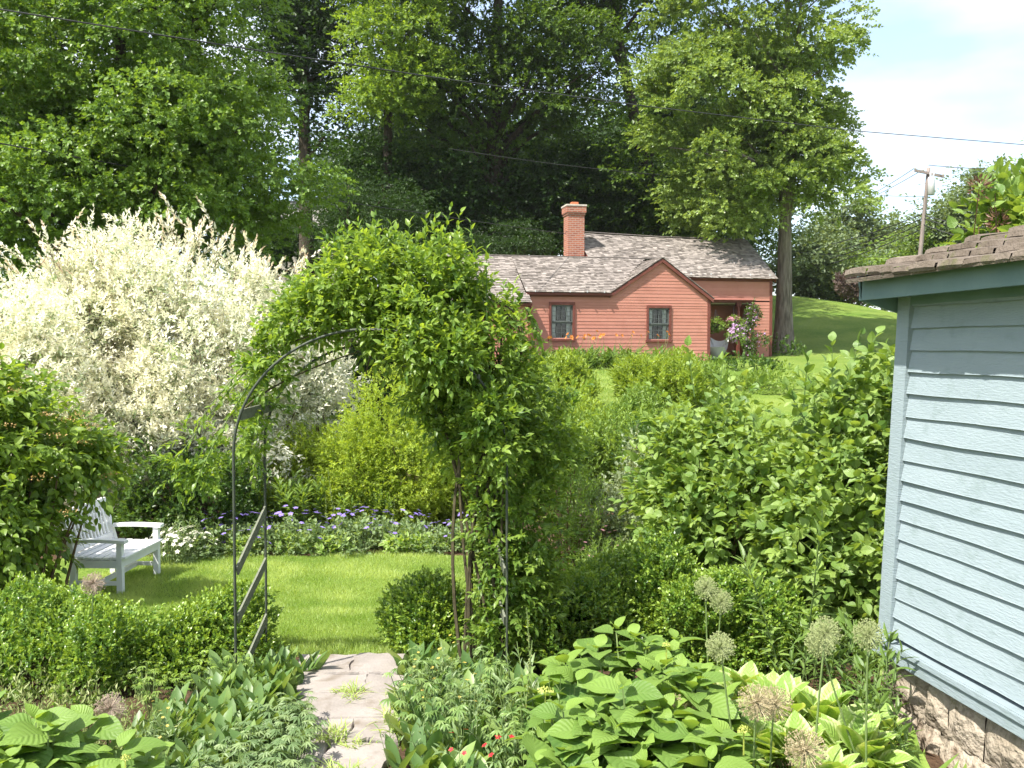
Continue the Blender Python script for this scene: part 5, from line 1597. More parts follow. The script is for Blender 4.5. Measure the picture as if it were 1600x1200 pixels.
def tuft(f):
    strap_leaves(f, np.random.default_rng(31), 60, 0.11, TS, 1.3, 0.035, 0.35)
tf = single('grass_tuft', 'small grass tuft growing in a joint of the flagstone path', 'grass tuft', 'grass tufts in the path joints', 'grass', tuft)
for i, (x, y, s) in enumerate([(-0.93, 5.29, 0.9), (-0.91, 5.18, 0.7), (-0.90, 4.62, 1.0), (-0.93, 4.72, 0.7), (-0.80, 4.21, 1.1), (-0.72, 4.18, 0.9), (-0.88, 4.2, 0.8), (-1.0, 5.3, 0.5), (-0.66, 4.9, 0.9), (-0.62, 5.1, 0.9), (-0.6, 4.75, 1.0), (-0.68, 5.25, 0.6), (-0.78, 4.56, .6)]):
    o = tf if i == 0 else tf.copy()
    if i: COL.objects.link(o)
    o.location = (x, y, float(G(x, y)) + 0.02); o.rotation_euler = (0, 0, i * 1.3); o.scale = (s, s, s)


# hydrangeas: leaf pairs on stems with a flat bud or lime flower head
def hydrangea(label, blobs, n, ls, heads, group=None):
    rng = nrng()
    c0 = blobs[0][0]; base = np.array([c0[0], c0[1], float(G(c0[0], c0[1]))])
    root = thing('hydrangea', label, 'shrub', base, 0, group)
    f = Fol(); st = Fol()
    a_ = np.array([b[1][0] * b[1][2] for b in blobs]); a_ /= a_.sum()
    for (c, r), a in zip(blobs, a_):
        m = int(n * a)
        p, o = blob_pts(rng, c, r, m, 0.35, 0.2)
        ok = (p[:, 2] > c[2] - 0.6 * r[2]); p, o = p[ok], o[ok]; m = len(p)
        D = nrm(o * 0.45 + np.array([0, 0, 0.8]) + rng.normal(0, 0.18, (m, 3)))
        b0 = np.stack([c[0] + (p[:, 0] - c[0]) * 0.35, c[1] + (p[:, 1] - c[1]) * 0.35, np.zeros(m)], -1); b0[:, 2] = G(b0[:, 0], b0[:, 1])
        st.sticks(b0, p, 0.006, 0.004)
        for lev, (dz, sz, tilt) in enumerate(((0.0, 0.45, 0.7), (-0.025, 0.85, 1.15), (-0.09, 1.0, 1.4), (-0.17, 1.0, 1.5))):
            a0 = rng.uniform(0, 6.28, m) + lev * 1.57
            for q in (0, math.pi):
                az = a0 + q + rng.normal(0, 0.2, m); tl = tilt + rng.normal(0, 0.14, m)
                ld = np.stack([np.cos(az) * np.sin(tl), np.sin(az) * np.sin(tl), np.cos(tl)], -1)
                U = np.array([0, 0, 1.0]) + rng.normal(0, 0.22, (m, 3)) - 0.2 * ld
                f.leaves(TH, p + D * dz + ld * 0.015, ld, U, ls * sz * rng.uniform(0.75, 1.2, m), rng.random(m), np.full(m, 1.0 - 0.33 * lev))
    f.build('foliage', [M['lf_hyd']], root, smooth=True, origin=base)
    st.build('stem', [M['green_stem']], root, origin=base)
    for (px, py, d, rr) in heads:
        h = Fol(); c = at(px, py, d)
        k = 90; q = rng.normal(0, 1, (k, 3)); q = nrm(q) * np.array([1, 1, 0.55]) * rng.uniform(0.6, 1, (k, 1)) * rr; q[:, 2] = np.abs(q[:, 2])
        h.leaves(T1W, c + q, nrm(rng.normal(0, 1, (k, 3))), q + np.array([0, 0, 0.02]), rr * 0.33, rng.random(k))
        h.sticks(c[None] - np.array([[0, 0, 0.10]]), c[None], 0.004, 0.003)
        h.build('flower_head', [M['fl_lime']], root, origin=base)
    return root


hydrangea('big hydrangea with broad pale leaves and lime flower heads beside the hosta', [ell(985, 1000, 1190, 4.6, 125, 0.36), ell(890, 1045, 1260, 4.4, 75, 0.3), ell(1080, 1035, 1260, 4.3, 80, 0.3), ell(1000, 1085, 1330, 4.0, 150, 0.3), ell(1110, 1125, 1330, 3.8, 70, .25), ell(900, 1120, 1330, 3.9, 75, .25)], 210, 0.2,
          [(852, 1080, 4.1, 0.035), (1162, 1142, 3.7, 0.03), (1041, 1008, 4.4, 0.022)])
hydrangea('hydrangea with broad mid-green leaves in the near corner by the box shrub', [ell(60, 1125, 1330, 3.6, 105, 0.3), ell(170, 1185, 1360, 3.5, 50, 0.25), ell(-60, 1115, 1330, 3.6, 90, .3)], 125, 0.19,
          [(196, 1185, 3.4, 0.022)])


# hostas
def hosta_build(seed, n=40, h=0.155):
    def b(root):
        rng = np.random.default_rng(seed); f = Fol()
        az = rng.uniform(0, 6.28, n); ti = np.linspace(0.15, 1.25, n) + rng.normal(0, 0.1, n)
        D = np.stack([np.cos(az) * np.sin(ti), np.sin(az) * np.sin(ti), np.cos(ti)], -1)
        P = D * 0.13 * np.array([1, 1, 1]); P[:, 2] = 0.02 + 0.17 * np.cos(ti) + 0.05
        U = np.stack([-np.cos(az) * np.cos(ti), -np.sin(az) * np.cos(ti), np.sin(ti)], -1) + np.array([0, 0, 0.8]) + rng.normal(0, 0.25, (n, 3))
        f.leaves(TH, P, D + np.array([0, 0, 0.25]), U, h * rng.uniform(0.6, 1.05, n), rng.random(n), 0, 1.0)
        s = Fol(); s.sticks(np.zeros((n, 3)), P, 0.005, 0.004)
        return [f.build('leaf_rosette', [M['lf_hosta']], root, smooth=True), s.build('stem', [M['green_stem']], root)]
    return b


def ground_at(px, py, d):
    p = at(px, py, d); return p[0], p[1]


r_, p_ = clump('hosta', '', 'plant', 'pale edged hostas', hosta_build(12))
spots = []
for (px, d, s) in ((1170, 4.75, 1.0), (1225, 4.5, 1.1), (1295, 4.4, 1.1), (1255, 4.05, 1.0), (1330, 4.05, 1.1), (1370, 4.3, 0.9), (1195, 4.15, 0.9), (1300, 3.75, 1.0)):
    p = at(px, 1000, d); spots.append((p[0], p[1], s))
scatter(r_, p_, spots, 'pale edged hostas', ['yellow-green pale edged hosta among the tan seed heads by the shed'] * len(spots))

# strappy perennials by the footing and tall lily stems
def lance_build(seed, h, n, mt, k=16, size=0.11, tpl=TN):
    def b(root):
        rng = np.random.default_rng(seed); f = Fol(); s = Fol()
        B = np.stack([rng.normal(0, 0.05, n), rng.normal(0, 0.05, n), np.zeros(n)], -1)
        T = B + np.stack([rng.normal(0, 0.09, n), rng.normal(0, 0.09, n), h * rng.uniform(0.75, 1.1, n)], -1)
        s.sticks(B, T, 0.005, 0.003)
        twig_leaves(f, rng, B + (T - B) * 0.25, nrm(T - B), np.linalg.norm(T - B, axis=1) * 0.75, k, size, tpl, 1.15, 0.2, 0.15, nflip=0.3)
        return [f.build('leaf_spray', [M[mt]], root), s.build('stem', [M['green_stem']], root)]
    return b


r_, p_ = clump('lily', '', 'plant', 'tall lily stems', lance_build(14, 0.95, 1, 'lf_dogwood', 46, 0.10))
lp = [(at(1232, 1000, 5.3), 1.25), (at(1245, 1000, 5.1), 1.0)]
scatter(r_, p_, [(p[0], p[1], s) for p, s in lp], None, ['tallest single lily stem with narrow leaves before the dogwood', 'shorter single lily stem with narrow leaves before the dogwood'])
for o in (r_,):
    if 'group' in o: del o['group']
r_, p_ = clump('perennial', '', 'plant', 'leafy stems by the footing', lance_build(15, 0.55, 4, 'lf_strap'))
pp = [(1365, 4.75, 0.9), (1380, 4.5, 0.85), (1375, 4.3, 0.75), (1340, 4.9, 0.9), (1375, 4.1, 0.7), (1300, 5.0, 0.8), (1265, 5.1, 0.75), (1235, 4.95, 0.7), (1320, 5.25, 0.8), (1280, 5.35, 0.8), (1345, 4.6, 0.7)]
scatter(r_, p_, [(*ground_at(px, 1000, d), s) for px, d, s in pp], 'leafy stems by the footing', ['dark leafy perennial stems at the corner of the shed footing'] * len(pp))
r_, p_ = clump('daylily_clump', '', 'plant', 'strappy clumps by the footing', lambda root: [(lambda f: (strap_leaves(f, np.random.default_rng(16), 30, 0.42, TS, 0.9, 0.05, 0.75), f.build('leaf_rosette', [M['lf_mid']], root))[1])(Fol())])
pp = [(1450, 3.85, 0.9), (1490, 3.75, 0.85), (1535, 3.65, 0.9), (1420, 3.65, 0.9), (1480, 3.45, 0.9)]
scatter(r_, p_, [(*ground_at(px, 1000, d), s) for px, d, s in pp], 'strappy clumps by the footing', ['bright strappy leaved clump in front of the stone footing'] * len(pp))

# spent forget-me-not straw on the near bed
r_, p_ = clump('spent_perennial', '', 'plant', 'spent straw coloured clumps', lambda root: [(lambda f, rng: (twig_leaves(f, rng, np.stack([rng.normal(0, .08, 26), rng.normal(0, .08, 26), np.zeros(26)], -1), nrm(rng.normal(0, .5, (26, 3)) + np.array([0, 0, 0.8])), rng.uniform(0.2, .42, 26), 14, 0.035, T1N, 1.0), f.build('foliage', [M['lf_straw']], root))[1])(Fol(), np.random.default_rng(17))])
scatter(r_, p_, [(*ground_at(px, 1000, d), s) for px, d, s in ((30, 4.85, 0.9), (90, 4.7, 0.9), (60, 4.45, 1.0), (130, 4.55, 0.9), (0, 4.45, 1.0), (165, 4.8, 0.8), (-30, 4.75, 1.0), (110, 4.25, 0.9), (200, 4.65, 0.8), (190, 4.3, 0.8), (230, 4.55, 0.8), (60, 4.8, 0.9), (150, 4.15, 0.8))], 'spent straw coloured clumps', ['tangle of spent straw-green stalks before the wide box shrub'] * 13)


# alliums
def allium_build(mt, dens=230, rr=0.062):
    def b(root):
        rng = np.random.default_rng(int(rr * 1e4)); s = Fol(); h = Fol()
        H = 1.0
        s.tube(curve_pts((0, 0, 0), (0.0, 0.0, H * 0.5), (0.03, 0.0, H), 8), np.linspace(0.0055, 0.004, 8), 6)
        c = np.array([0.03, 0, H])
        i = np.arange(dens); ph = i * 2.39996; z = 1 - 2 * (i + 0.5) / dens
        d = np.stack([np.cos(ph) * np.sqrt(1 - z * z), np.sin(ph) * np.sqrt(1 - z * z), z], -1) + rng.normal(0, 0.08, (dens, 3)); d = nrm(d)
        r = rr * rng.uniform(0.8, 1.06, (dens, 1))
        P = c + d * r
        h.sticks(np.repeat(c[None], dens, 0) + d * 0.006, P, 0.0008, 0.0008, rnd=np.full(dens, 0.3))
        ref = rdir(rng, dens); e1 = nrm(np.cross(d, ref)); e2 = np.cross(d, e1)
        for q in range(5):
            a = q * 2 * math.pi / 5
            v = e1 * math.cos(a) + e2 * math.sin(a)
            h.leaves(T1N, P, v + d * 0.35, d, rr * 0.12, rng.random(dens))
        h.leaves(T1W, P - d * 0.003, d, e1, 0.009, rng.random(dens)); h.leaves(T1W, P - d * 0.003, d, e2, 0.009, rng.random(dens))
        ss = s.build('stalk', [M['green_stem']], root, smooth=True)
        return [ss, h.build('flower_head', [M[mt]], root)]
    return b


def alliums(mt, rr, lst, dens=230):
    root = None
    for i, (px, py, d, bx, lab) in enumerate(lst):
        c = at(px, py, d); b = at(bx, 1100, d); g = float(G(b[0], d))
        hgt = c[2] - g
        if i == 0:
            root, parts = clump('allium', lab, 'allium', None, allium_build(mt, dens, rr)); o = root
        else:
            o = dup(root, (0, 0, 0), 0, 1.0, lab, None, (0, 0), parts)
        o.location = (b[0], d, g)
        lean = math.atan2(c[0] - b[0] - 0.03, hgt)
        o.rotation_euler = (0, lean, 0)
        sc = hgt / 1.0
        o.scale = (1.0, 1.0, 1.0)
        # the stalk keeps its own height by a stretched copy; the head stays round
        for ch, src in zip([x for x in COL.objects if x.parent == o], parts):
            if ch.name.startswith('stalk'):
                ch.scale = (1, 1, sc)
            else:
                ch.location = (0, 0, sc - 1.0)
    return root


alliums('al_green', 0.062, [(1290, 988, 3.75, 1268, 'green allium head, the largest one, right before the dogwood leaves'), (1357, 992, 3.85, 1358, 'green allium head closest to the blue corner board'),
                            (1275, 990, 3.95, 1372, 'green allium head half hidden behind the largest one, on a slanting stalk'), (1125, 1008, 4.0, 1165, 'green-tan allium head on a bent stalk above the hydrangea leaves'),
                            (1103, 918, 5.0, 1112, 'faint small allium head against the box shrub, the upper of two'), (1127, 940, 4.95, 1120, 'faint small allium head against the box shrub, the lower of two')])
alliums('al_tan', 0.074, [(1258, 1172, 3.35, 1250, 'tan spent allium head, the big lowest one by the hosta'), (1182, 1098, 3.75, 1180, 'tan spent allium head between hydrangea and hosta'), (1210, 1100, 3.9, 1205, 'tan spent allium head partly behind another one beside the hosta'),
                          (1060, 1112, 4.1, 1060, 'tan spent allium head sunk between hydrangea leaves')], 210)
alliums('al_mauve', 0.066, [(172, 1108, 3.95, 165, 'mauve-brown spent allium head in the dark gap beside the hydrangea'), (146, 912, 5.4, 146, 'mauve-brown spent allium head on top of the box shrub before the bench')], 190)


# flower bed at the back of the lawn
def mound_build(seed, mt, fl, nf, rr=0.3, hh=0.24, nt=120, ls=0.05, tpl=T2, fls=0.028):
    def b(root):
        rng = np.random.default_rng(seed); f = Fol(); s = Fol(); w = Fol()
        p, o = blob_pts(rng, (0, 0, hh * 0.35), (rr, rr * 0.8, hh * 0.75), nt, 0.35, 0.2)
        ok = p[:, 2] > 0.01; p, o = p[ok], o[ok]
        D = nrm(o + np.array([0, 0, 0.4]) + rng.normal(0, 0.3, p.shape))
        twig_leaves(f, rng, p - D * 0.06, D, 0.1, 7, ls, tpl, 1.1, 0.3)
        s.sticks(p * np.array([0.3, 0.3, 0]), p, 0.003, 0.002)
        parts = [f.build('foliage', [M[mt]], root), s.build('stem', [M['green_stem']], root)]
        if nf:
            p, o = blob_pts(rng, (0, 0, hh * 0.5), (rr, rr * 0.8, hh * 0.85), nf * 3, 0.1, 0.2)
            p = p[p[:, 2] > hh * 0.45][:nf]; m = len(p)
            o = nrm(p + np.array([0, -0.2, 0.2]))
            ref = rdir(rng, m); e1 = nrm(np.cross(o, ref)); e2 = np.cross(o, e1)
            for q in range(5):
                a = q * 2 * math.pi / 5
                w.leaves(T1W, p, e1 * math.cos(a) + e2 * math.sin(a) + o * 0.2, o, fls, rng.random(m))
            parts.append(w.build('flower', [M[fl]], root))
        return parts
    return b


r_, p_ = clump('cranesbill', '', 'plant', 'violet cranesbill mounds', mound_build(41, 'lf_cut', 'fl_purple', 12, hh=0.32, fls=0.034))
cs = [(340, 11.5), (372, 11.8), (405, 11.6), (445, 11.75), (490, 11.55), (528, 11.8), (560, 11.6), (600, 11.85), (640, 11.7), (690, 11.6), (725, 11.8), (300, 11.9), (575, 12.2), (480, 12.3), (660, 12.2), (420, 12.2)]
scatter(r_, p_, [(*ground_at(px, 800, d), b_rng.uniform(0.85, 1.25)) for px, d in cs], 'violet cranesbill mounds', ['low violet flowered cranesbill mound in the bed behind the lawn'] * len(cs))
r_, p_ = clump('pale_leaved_plant', '', 'plant', 'pale leafy mounds', mound_build(42, 'lf_hosta', None, 0, 0.22, 0.2, 60, 0.085, T3))
cs = [(460, 11.6), (520, 11.5), (625, 11.55), (655, 11.6), (700, 11.75), (380, 11.55)]
scatter(r_, p_, [(*ground_at(px, 800, d), b_rng.uniform(0.8, 1.1)) for px, d in cs], 'pale leafy mounds', ['low pale leafy mound at the lawn edge of the flower bed'] * len(cs))
r_, p_ = clump('phlox', '', 'plant', 'upright phlox clumps', lance_build(43, 0.85, 9, 'lf_mid', 20, 0.14))
cs = [(440, 12.4, 1.1), (470, 12.2, 1.0), (500, 12.5, 1.05), (535, 12.4, 0.8), (395, 12.5, 0.9), (575, 12.5, 0.85), (605, 12.5, 0.75), (350, 12.4, 0.7)]
scatter(r_, p_, [(*ground_at(px, 800, d), s) for px, d, s in cs], 'upright phlox clumps', ['upright leafy phlox clump at the back of the flower bed'] * len(cs))
r_, p_ = clump('foxglove', '', 'flower', None, spire_build(44))
cs = [((527, 12.1), 1.35, 'tallest pale seed spike in the bed behind the lawn'), ((512, 11.9), 0.95, 'short pale spike left of the tallest one in the bed'), ((610, 12.0), 0.9, 'short pale spike near the brown canes in the bed')]
cs[1] = (cs[1][0], cs[1][1], 'shorter pale seed spike close beside the tallest one in the bed')
cs[2] = (cs[2][0], cs[2][1], 'lone short pale seed spike near the middle of the bed')
scatter(r_, p_, [(*ground_at(px, 800, d), s) for (px, d), s, _ in cs], None, [l for _, _, l in cs])
r_, p_ = clump('white_flower_clump', '', 'plant', 'white flower mounds beside the bench', mound_build(45, 'lf_cut', 'fl_white', 46, 0.28, 0.34, 130, 0.045, TN, 0.03))
cs = [(285, 11.2, 1.2), (262, 11.0, 1.1), (310, 11.4, 0.9)]
scatter(r_, p_, [(*ground_at(px, 800, d), s) for px, d, s in cs], 'white flower mounds beside the bench', ['mound of small white flowers at the far end of the bench'] * len(cs))
r_, p_ = clump('flowering_perennial', '', 'plant', 'mixed flowering clumps', mound_build(46, 'lf_mid', 'fl_pink', 10, 0.3, 0.5, 150, 0.05, TN, 0.03))
cs = [(905, 10.8, 1.0), (930, 10.2, 0.9), (975, 10.9, 1.0), (1000, 11.2, .9), (960, 10.4, .8)]
scatter(r_, p_, [(*ground_at(px, 800, d), s) for px, d, s in cs], 'mixed flowering clumps', ['loose pink flecked perennial clump between the rose and the dogwood'] * len(cs))
r_, p_ = clump('flowering_perennial', 'loose perennial clump with a few yellow flowers beside the rose column', 'plant', None, mound_build(47, 'lf_cut', 'fl_yellow', 7, 0.25, 0.5, 120, 0.05, TN, 0.04))
scatter(r_, p_, [(*ground_at(915, 760, 11.3), 1.1)])
r_, p_ = clump('red_flower', '', 'flower', 'small red flowers near the path', lambda root: mound_build(48, 'lf_cut', 'fl_red', 2, 0.06, 0.2, 12, 0.05, TN, 0.014)(root))
cs = [(788, 4.15, 1.2), (712, 4.25, 1.1), (775, 4.0, 1.2), (722, 4.1, 1.0)]
scatter(r_, p_, [(*ground_at(px, 800, d), s) for px, d, s in cs], 'small red flowers near the path', ['small red flower low beside the near flagstones'] * len(cs))


r_, p_ = clump('flowering_perennial', '', 'plant', 'straw coloured flower heads by the path', mound_build(49, 'lf_cut', 'fl_yellow', 7, 0.1, 0.3, 26, 0.045, TN, 0.012))
cs = [(690, 4.9, 1.0), (735, 4.7, 1.1), (650, 5.1, 0.8), (225, 4.4, 0.8), (265, 4.3, 0.8), (700, 5.3, 0.9)]
scatter(r_, p_, [(*ground_at(px, 800, d), s) for px, d, s in cs], 'straw coloured flower heads by the path', ['small clump with tiny yellow flower heads among the broad leaved plants'] * len(cs))

# orange daylilies along the cottage wall
def daylily_build(seed):
    def b(root):
        rng = np.random.default_rng(seed); f = Fol(); s = Fol(); w = Fol()
        strap_leaves(f, rng, 44, 0.75, TS, 0.85, 0.12, 0.7)
        n = 3
        T = np.stack([rng.normal(0, 0.28, n), rng.normal(0, 0.2, n), rng.uniform(0.75, 1.1, n)], -1)
        s.sticks(T * np.array([0.3, 0.3, 0]), T, 0.006, 0.004)
        for q in range(6):
            a = q * math.pi / 3; v = np.array([math.cos(a), -0.5 + math.sin(a) * 0.5, math.sin(a) * 0.8 + 0.3])
            w.leaves(T3, T, np.repeat(v[None], n, 0) + rng.normal(0, 0.15, (n, 3)), np.array([0, -1.0, 0.4]) + np.zeros((n, 3)), 0.08, rng.random(n))
        return [f.build('leaf_rosette', [M['lf_strap']], root), s.build('stem', [M['green_stem']], root), w.build('flower', [M['fl_orange']], root)]
    return b


r_, p_ = clump('daylily', '', 'flower', 'orange daylilies by the cottage wall', daylily_build(51))
cs = [(865, 30.6), (888, 30.9), (905, 30.6), (925, 31), (942, 30.7), (850, 30.9), (985, 31.3), (1030, 31.8), (960, 31.2), (915, 30.2)]
scatter(r_, p_, [(*ground_at(px, 560, d), 1.0) for px, d in cs], 'orange daylilies by the cottage wall', ['orange daylily in bloom against the red cottage wall'] * len(cs))


# ------------------------------------------------------------------ porch things
def hang_basket(label, px, py, d, mt, rr):
    rng = nrng(); c = at(px, py, d)
    root = thing('hanging_basket', label, 'hanging basket', c)
    f = Fol(); w = Fol(); b = Fol()
    b.tube([(0, 0, -0.16), (0, 0, -0.1), (0, 0, 0.02)], [0.08, 0.14, 0.17], 12); b.build('pot', [M['bark_dark']], root)
    for a in (0, 2.1, 4.2):
        h = Fol(); h.sticks(np.array([[0.16 * math.cos(a), 0.16 * math.sin(a), 0.02]]), np.array([[0, 0, 0.55]]), 0.006, 0.006); h.build('wire', [M['wire']], root)
    p, o = blob_pts(rng, (0, 0, -0.02), (rr, rr * 0.8, rr * 0.75), 150, 0.4)
    twig_leaves(f, rng, p, nrm(o + np.array([0, 0, -0.2])), 0.12, 5, 0.07, T1, 1.0, 0.1, 0.4); f.build('foliage', [M['lf_mid']], root)
    p, o = blob_pts(rng, (0, 0, -0.02), (rr * 1.15, rr, rr * 0.9), 130 if mt else 4, 0.2)
    if mt:
        for q in range(4):
            w.leaves(T1W, p, rdir(rng, len(p)), o, 0.07, rng.random(len(p)))
        w.build('flower', [M[mt]], root)
    return root


hang_basket('hanging basket overflowing with mauve petunias at the porch', 1150, 520, 34.0, 'fl_petunia', 0.30)
hang_basket('hanging basket with pale pink flowers high in the porch', 1147, 500, 35.2, 'fl_pink', 0.17)
hang_basket('hanging fern basket without flowers by the porch wall', 1118, 506, 34.7, None, 0.26)
hang_basket('dark leaved hanging basket next to the porch post', 1163, 508, 35.0, 'fl_petunia', 0.16)


def porch_climber():
    rng = nrng(); b = at(1170, 565, 34.9); b[2] = float(G(b[0], b[1]))
    root = thing('clematis', 'climbing plant with purple flowers twined up the porch post', 'climber', b)
    f = Fol(); w = Fol(); s = Fol()
    for (c, r, n) in ((at(1176, 492, 34.8) - b, (0.18, 0.15, 0.40), 120), (at(1170, 535, 34.8) - b, (0.20, 0.18, 0.6), 150), (at(1192, 530, 34.7) - b, (0.22, 0.15, 0.22), 50)):
        p, o = blob_pts(rng, c, r, n, 0.5)
        twig_leaves(f, rng, p, nrm(o + rng.normal(0, 0.4, o.shape)), 0.15, 6, 0.075, T1, 1.0)
        m = n // 3
        p, o = blob_pts(rng, c, np.array(r) * 1.1, m, 0.1)
        for q in range(2): w.leaves(T1W, p, rdir(rng, m), o + np.array([0, -.5, 0]), 0.075, rng.random(m))
        s.tube(curve_pts((0, 0, 0), c * 0.5 + np.array([0.05, 0, 0]), c, 6), 0.012, 5)
    f.build('foliage', [M['lf_vib']], root); w.build('flower', [M['fl_petunia']], root); s.build('stem', [M['twig']], root)


porch_climber()


def porch_chair():
    p = at(1121, 560, 34.3)
    root = thing('porch_chair', 'pale sling chair with a winged back standing at the porch', 'chair', (p[0], p[1], 1.50), R(-25))
    f = Fol()
    # sling seat: a sagging sheet between four corners
    A = np.array([(-0.36, 0.30, 0.98), (0.36, 0.30, 0.98), (0.33, -0.36, 0.60), (-0.33, -0.36, 0.60)]); n = 10
    V = []
    for i in range(n + 1):
        for j in range(n + 1):
            u, v = i / n, j / n
            q = (A[0] * (1 - u) + A[1] * u) * (1 - v) + (A[3] * (1 - u) + A[2] * u) * v
            q = q - np.array([0, 0.0, 1.0]) * (0.55 * math.sin(v * math.pi) ** 0.9 * (0.55 + 0.45 * math.sin(u * math.pi)) + 0.16 * math.sin(u * math.pi) * (1 - v))
            V.append(q)
    f.poly(V, [(i * (n + 1) + j, (i + 1) * (n + 1) + j, (i + 1) * (n + 1) + j + 1, i * (n + 1) + j + 1) for i in range(n) for j in range(n)])
    f.build('seat', [M['tin']], root, smooth=True)
    g_ = Fol()
    for a, b in ((0, (0.3, -0.3, 0)), (1, (-0.3, -0.3, 0)), (2, (-0.3, 0.3, 0)), (3, (0.3, 0.3, 0))):
        g_.tube([tuple(A[a]), tuple((A[a] + np.array(b)) / 2 + np.array([0, 0, -0.05])), b], 0.012, 6)
    g_.build('frame', [M['tin']], root)


porch_chair()


# ------------------------------------------------------------------ utility pole and wires
def build_pole():
    b = at(1437, 395, 55); b[2] = float(G(b[0], 55)); top = at(1451, 262, 55)
    root = thing('utility_pole', 'leaning wooden utility pole with a crossarm and a grey transformer', 'utility pole', b)
    base_px = at(1428, 480, 55)
    lo = np.array([base_px[0] - b[0], 0, -0.3]); hi = top - b
    ax = lambda z: lo + (hi - lo) * ((z - lo[2]) / (hi[2] - lo[2]))
    f = Fol(); f.tube([ax(z) for z in np.linspace(-0.3, hi[2], 8)], np.linspace(0.15, 0.10, 8), 12); f.build('pole', [M['pole']], root, smooth=True)
    c0 = at(1429, 266, 54.85) - b; c1 = at(1475, 276, 54.85) - b
    f = Fol(); f.bar(c0, c1, 0.11, 0.14); f.build('crossarm', [M['pole']], root)
    for t in (0.02, 0.28, 0.97):
        q = c0 + (c1 - c0) * t
        f = Fol(); f.tube([q + np.array([0, 0, z]) for z in (0.05, 0.12, 0.16, 0.3)], [0.05, 0.08, 0.05, 0.035], 8); f.build('insulator', [M['porcelain']], root)
    q = at(1453, 290, 54.6) - b; q[0] += 0.08
    f = Fol(); f.tube([q + np.array([0, 0, z]) for z in (-0.55, -0.53, 0.45, 0.50, 0.56)], [0.17, 0.2, 0.2, 0.16, 0.06], 14); f.tube([q + np.array([0.08, -.1, z]) for z in (0.5, 0.8)], 0.05, 6); f.tube([q + np.array([-0.1, -.1, z]) for z in (0.5, 0.75)], 0.05, 6)
    f.build('transformer', [M['tin']], root, smooth=True)


build_pole()


def wire(label, pts, sag, r, group=None):
    q = [at(*p) for p in pts]
    P = []
    for a, b in zip(q[:-1], q[1:]):
        t = np.linspace(0, 1, 24)[:, None]
        c = a * (1 - t) + b * t; c[:, 2] -= (sag * 4 * t * (1 - t))[:, 0]
        P.append(c if not P else c[1:])
    P = np.concatenate(P)
    f = Fol(); f.tube(P, r, 5)
    o = f.build('power_line', [M['wire']])
    return tag(o, label, 'cable', group)


wire('highest black cable running across the trees into the open sky', [(-60, 5, 14.5), (390, 77, 17), (700, 124, 20), (1010, 166, 24), (1330, 204, 29), (1660, 231, 35)], 0.0, 0.014)
wire('black cable sloping down across the trees to the cottage chimney', [(-60, 213, 15), (395, 292, 20), (640, 330, 26), (884, 365, 35.0)], 0.02, 0.012)
wire('thin black cable over the cottage roof passing behind the maple', [(884, 362, 35.2), (1230, 392, 45), (1420, 402, 53)], 0.1, 0.012)
wire('thin black cable high across the middle of the shade trees', [(700, 232, 30), (1060, 275, 38), (1310, 298, 48), (1447, 307, 55)], 0.1, 0.012)
PW = 'cables strung from the utility pole'
for i, (y0, y1) in enumerate(((334, 372), (341, 392), (349, 400), (358, 408))):
    wire('cable hanging from the pole down behind the maple trunk', [(1443 - i, y0, 55), (1180, y1 + 28, 72)], 0.5, 0.03, PW)
for i, (y0, y1) in enumerate(((336, 343), (341, 352), (350, 372))):
    wire('cable running from the pole towards the mossy roof', [(1443 - i, y0, 55), (1620, y1 + 18, 48)], 0.25, 0.025, 'cables strung from the pole to the shed side')
for i, (x0, y0) in enumerate(((1430, 262), (1442, 265))):
    wire('thin line leaving the crossarm over the far trees', [(x0, y0, 54.8), (1290, 335, 80)], 0.3, 0.02, 'thin lines at the crossarm')
wire('thin line leaving the top of the pole towards the far tree', [(1451, 258, 55), (1640, 265, 50)], 0.1, 0.02)


# ------------------------------------------------------------------ building glimpsed behind the trees
shrub('woodland_shrub', 'dark shrub under the eaves of the grey roofed house', 'shrub', [ell(470, 345, 430, 51, 75, 1.2), ell(400, 350, 430, 51, 60, 1.2)], 520, 0.6, 10, 0.2, T1W, 'lf_deep', stems=10, up=0.4)


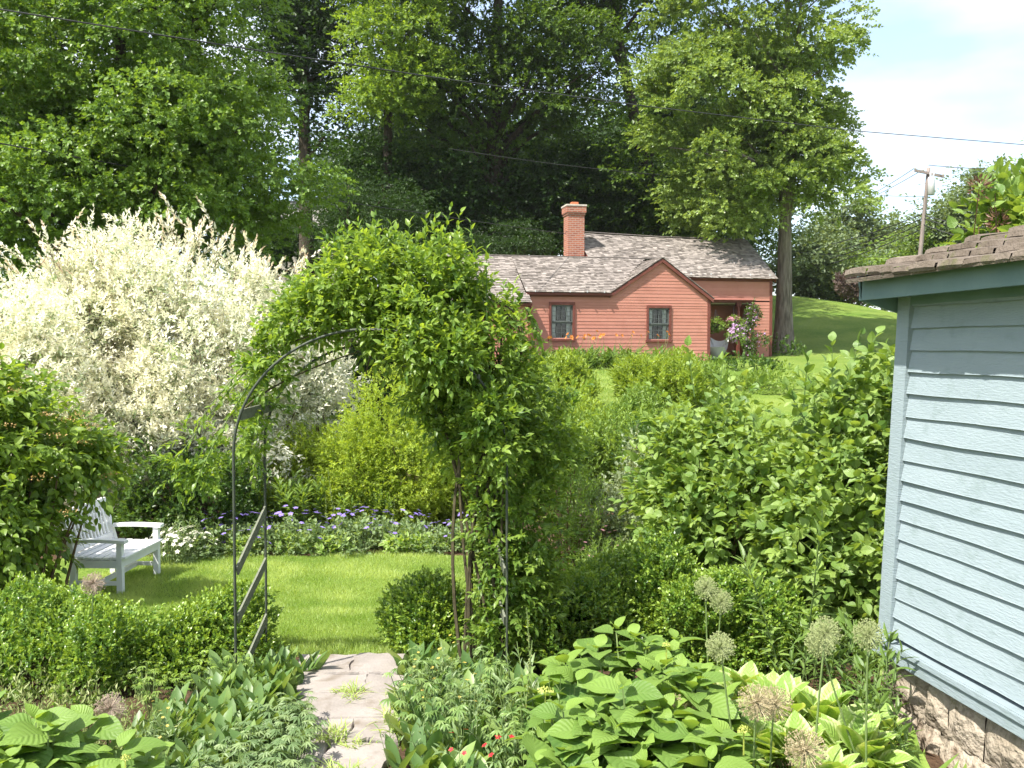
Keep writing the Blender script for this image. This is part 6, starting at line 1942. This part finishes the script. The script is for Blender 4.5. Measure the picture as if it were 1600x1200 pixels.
def glimpsed():
    p = at(470, 390, 56); z0 = float(G(p[0], 56))
    root = thing('house', 'grey roofed house glimpsed through the trees behind the willow', 'house', (p[0], 56, z0), R(8))
    e = at(470, 347, 56)[2] - z0; r = at(470, 314, 59)[2] - z0
    w = Fol(); w.box((-4.0, 0, 0), (4.0, 6, e)); w.build('wall', [M['tan_wall']], root)
    f = Fol()
    for s in (0, 1):
        y0, y1 = (-0.5, 3.0) if s == 0 else (6.5, 3.0)
        f.poly([(-4.4, y0, e - 0.1), (4.4, y0, e - 0.1), (4.4, y1, r), (-4.4, y1, r), (-4.4, y0, e - 0.28), (4.4, y0, e - 0.28)], [(0, 1, 2, 3), (4, 5, 1, 0)])
    f.build('roof', [M['grey_roof']], root)
    for u in (-2.4, 0.2, 2.6):
        g_ = Fol(); g_.box((u - 0.5, -0.06, e - 1.8), (u + 0.5, -0.01, e - 0.5)); wn_ = g_.build('window', [M['white']], root)
        g_ = Fol(); g_.poly([(u - 0.42, -0.065, e - 1.72), (u + 0.42, -0.065, e - 1.72), (u + 0.42, -0.065, e - 0.58), (u - 0.42, -0.065, e - 0.58)], [(0, 1, 2, 3)]); g_.build('pane', [M['dark']], wn_)
    p = at(725, 405, 52); z0 = float(G(p[0], 52))
    root = thing('outbuilding', 'small red outbuilding with a pale roof glimpsed between the rose shoots and the trees', 'shed', (p[0], 52, z0), R(-6))
    e = at(725, 376, 52)[2] - z0; r = at(725, 360, 53)[2] - z0
    w = Fol(); w.box((-1.6, 0, 0), (1.4, 2.4, e)); w.build('wall', [M['red']], root)
    f = Fol(); f.poly([(-1.8, -0.25, e - 0.05), (1.6, -0.25, e - 0.05), (1.6, 1.2, r), (-1.8, 1.2, r), (1.6, 2.6, e - 0.05), (-1.8, 2.6, e - 0.05)], [(0, 1, 2, 3), (3, 2, 4, 5)]); f.build('roof', [M['grey_roof']], root)
    d = Fol(); d.box((-0.5, -0.05, 0), (0.4, -0.01, e - 0.3)); d.build('door', [M['dark']], root)


glimpsed()


# ------------------------------------------------------------------ summer haze
def haze():
    m = bpy.data.materials.new('haze'); m.use_nodes = True
    n = m.node_tree.nodes; l = m.node_tree.links; n.clear()
    out = n.new("ShaderNodeOutputMaterial"); v = n.new("ShaderNodeVolumePrincipled")
    v.inputs['Color'].default_value = (0.93, 0.95, 0.97, 1); v.inputs['Density'].default_value = 0.00022
    v.inputs['Anisotropy'].default_value = 0.3
    l.new(v.outputs[0], out.inputs['Volume'])
    f = Fol(); f.box((-640, -75, -3.0), (640, 940, 34.0))
    o = f.build('haze', [m])
    tag(o, kind='stuff')


haze()
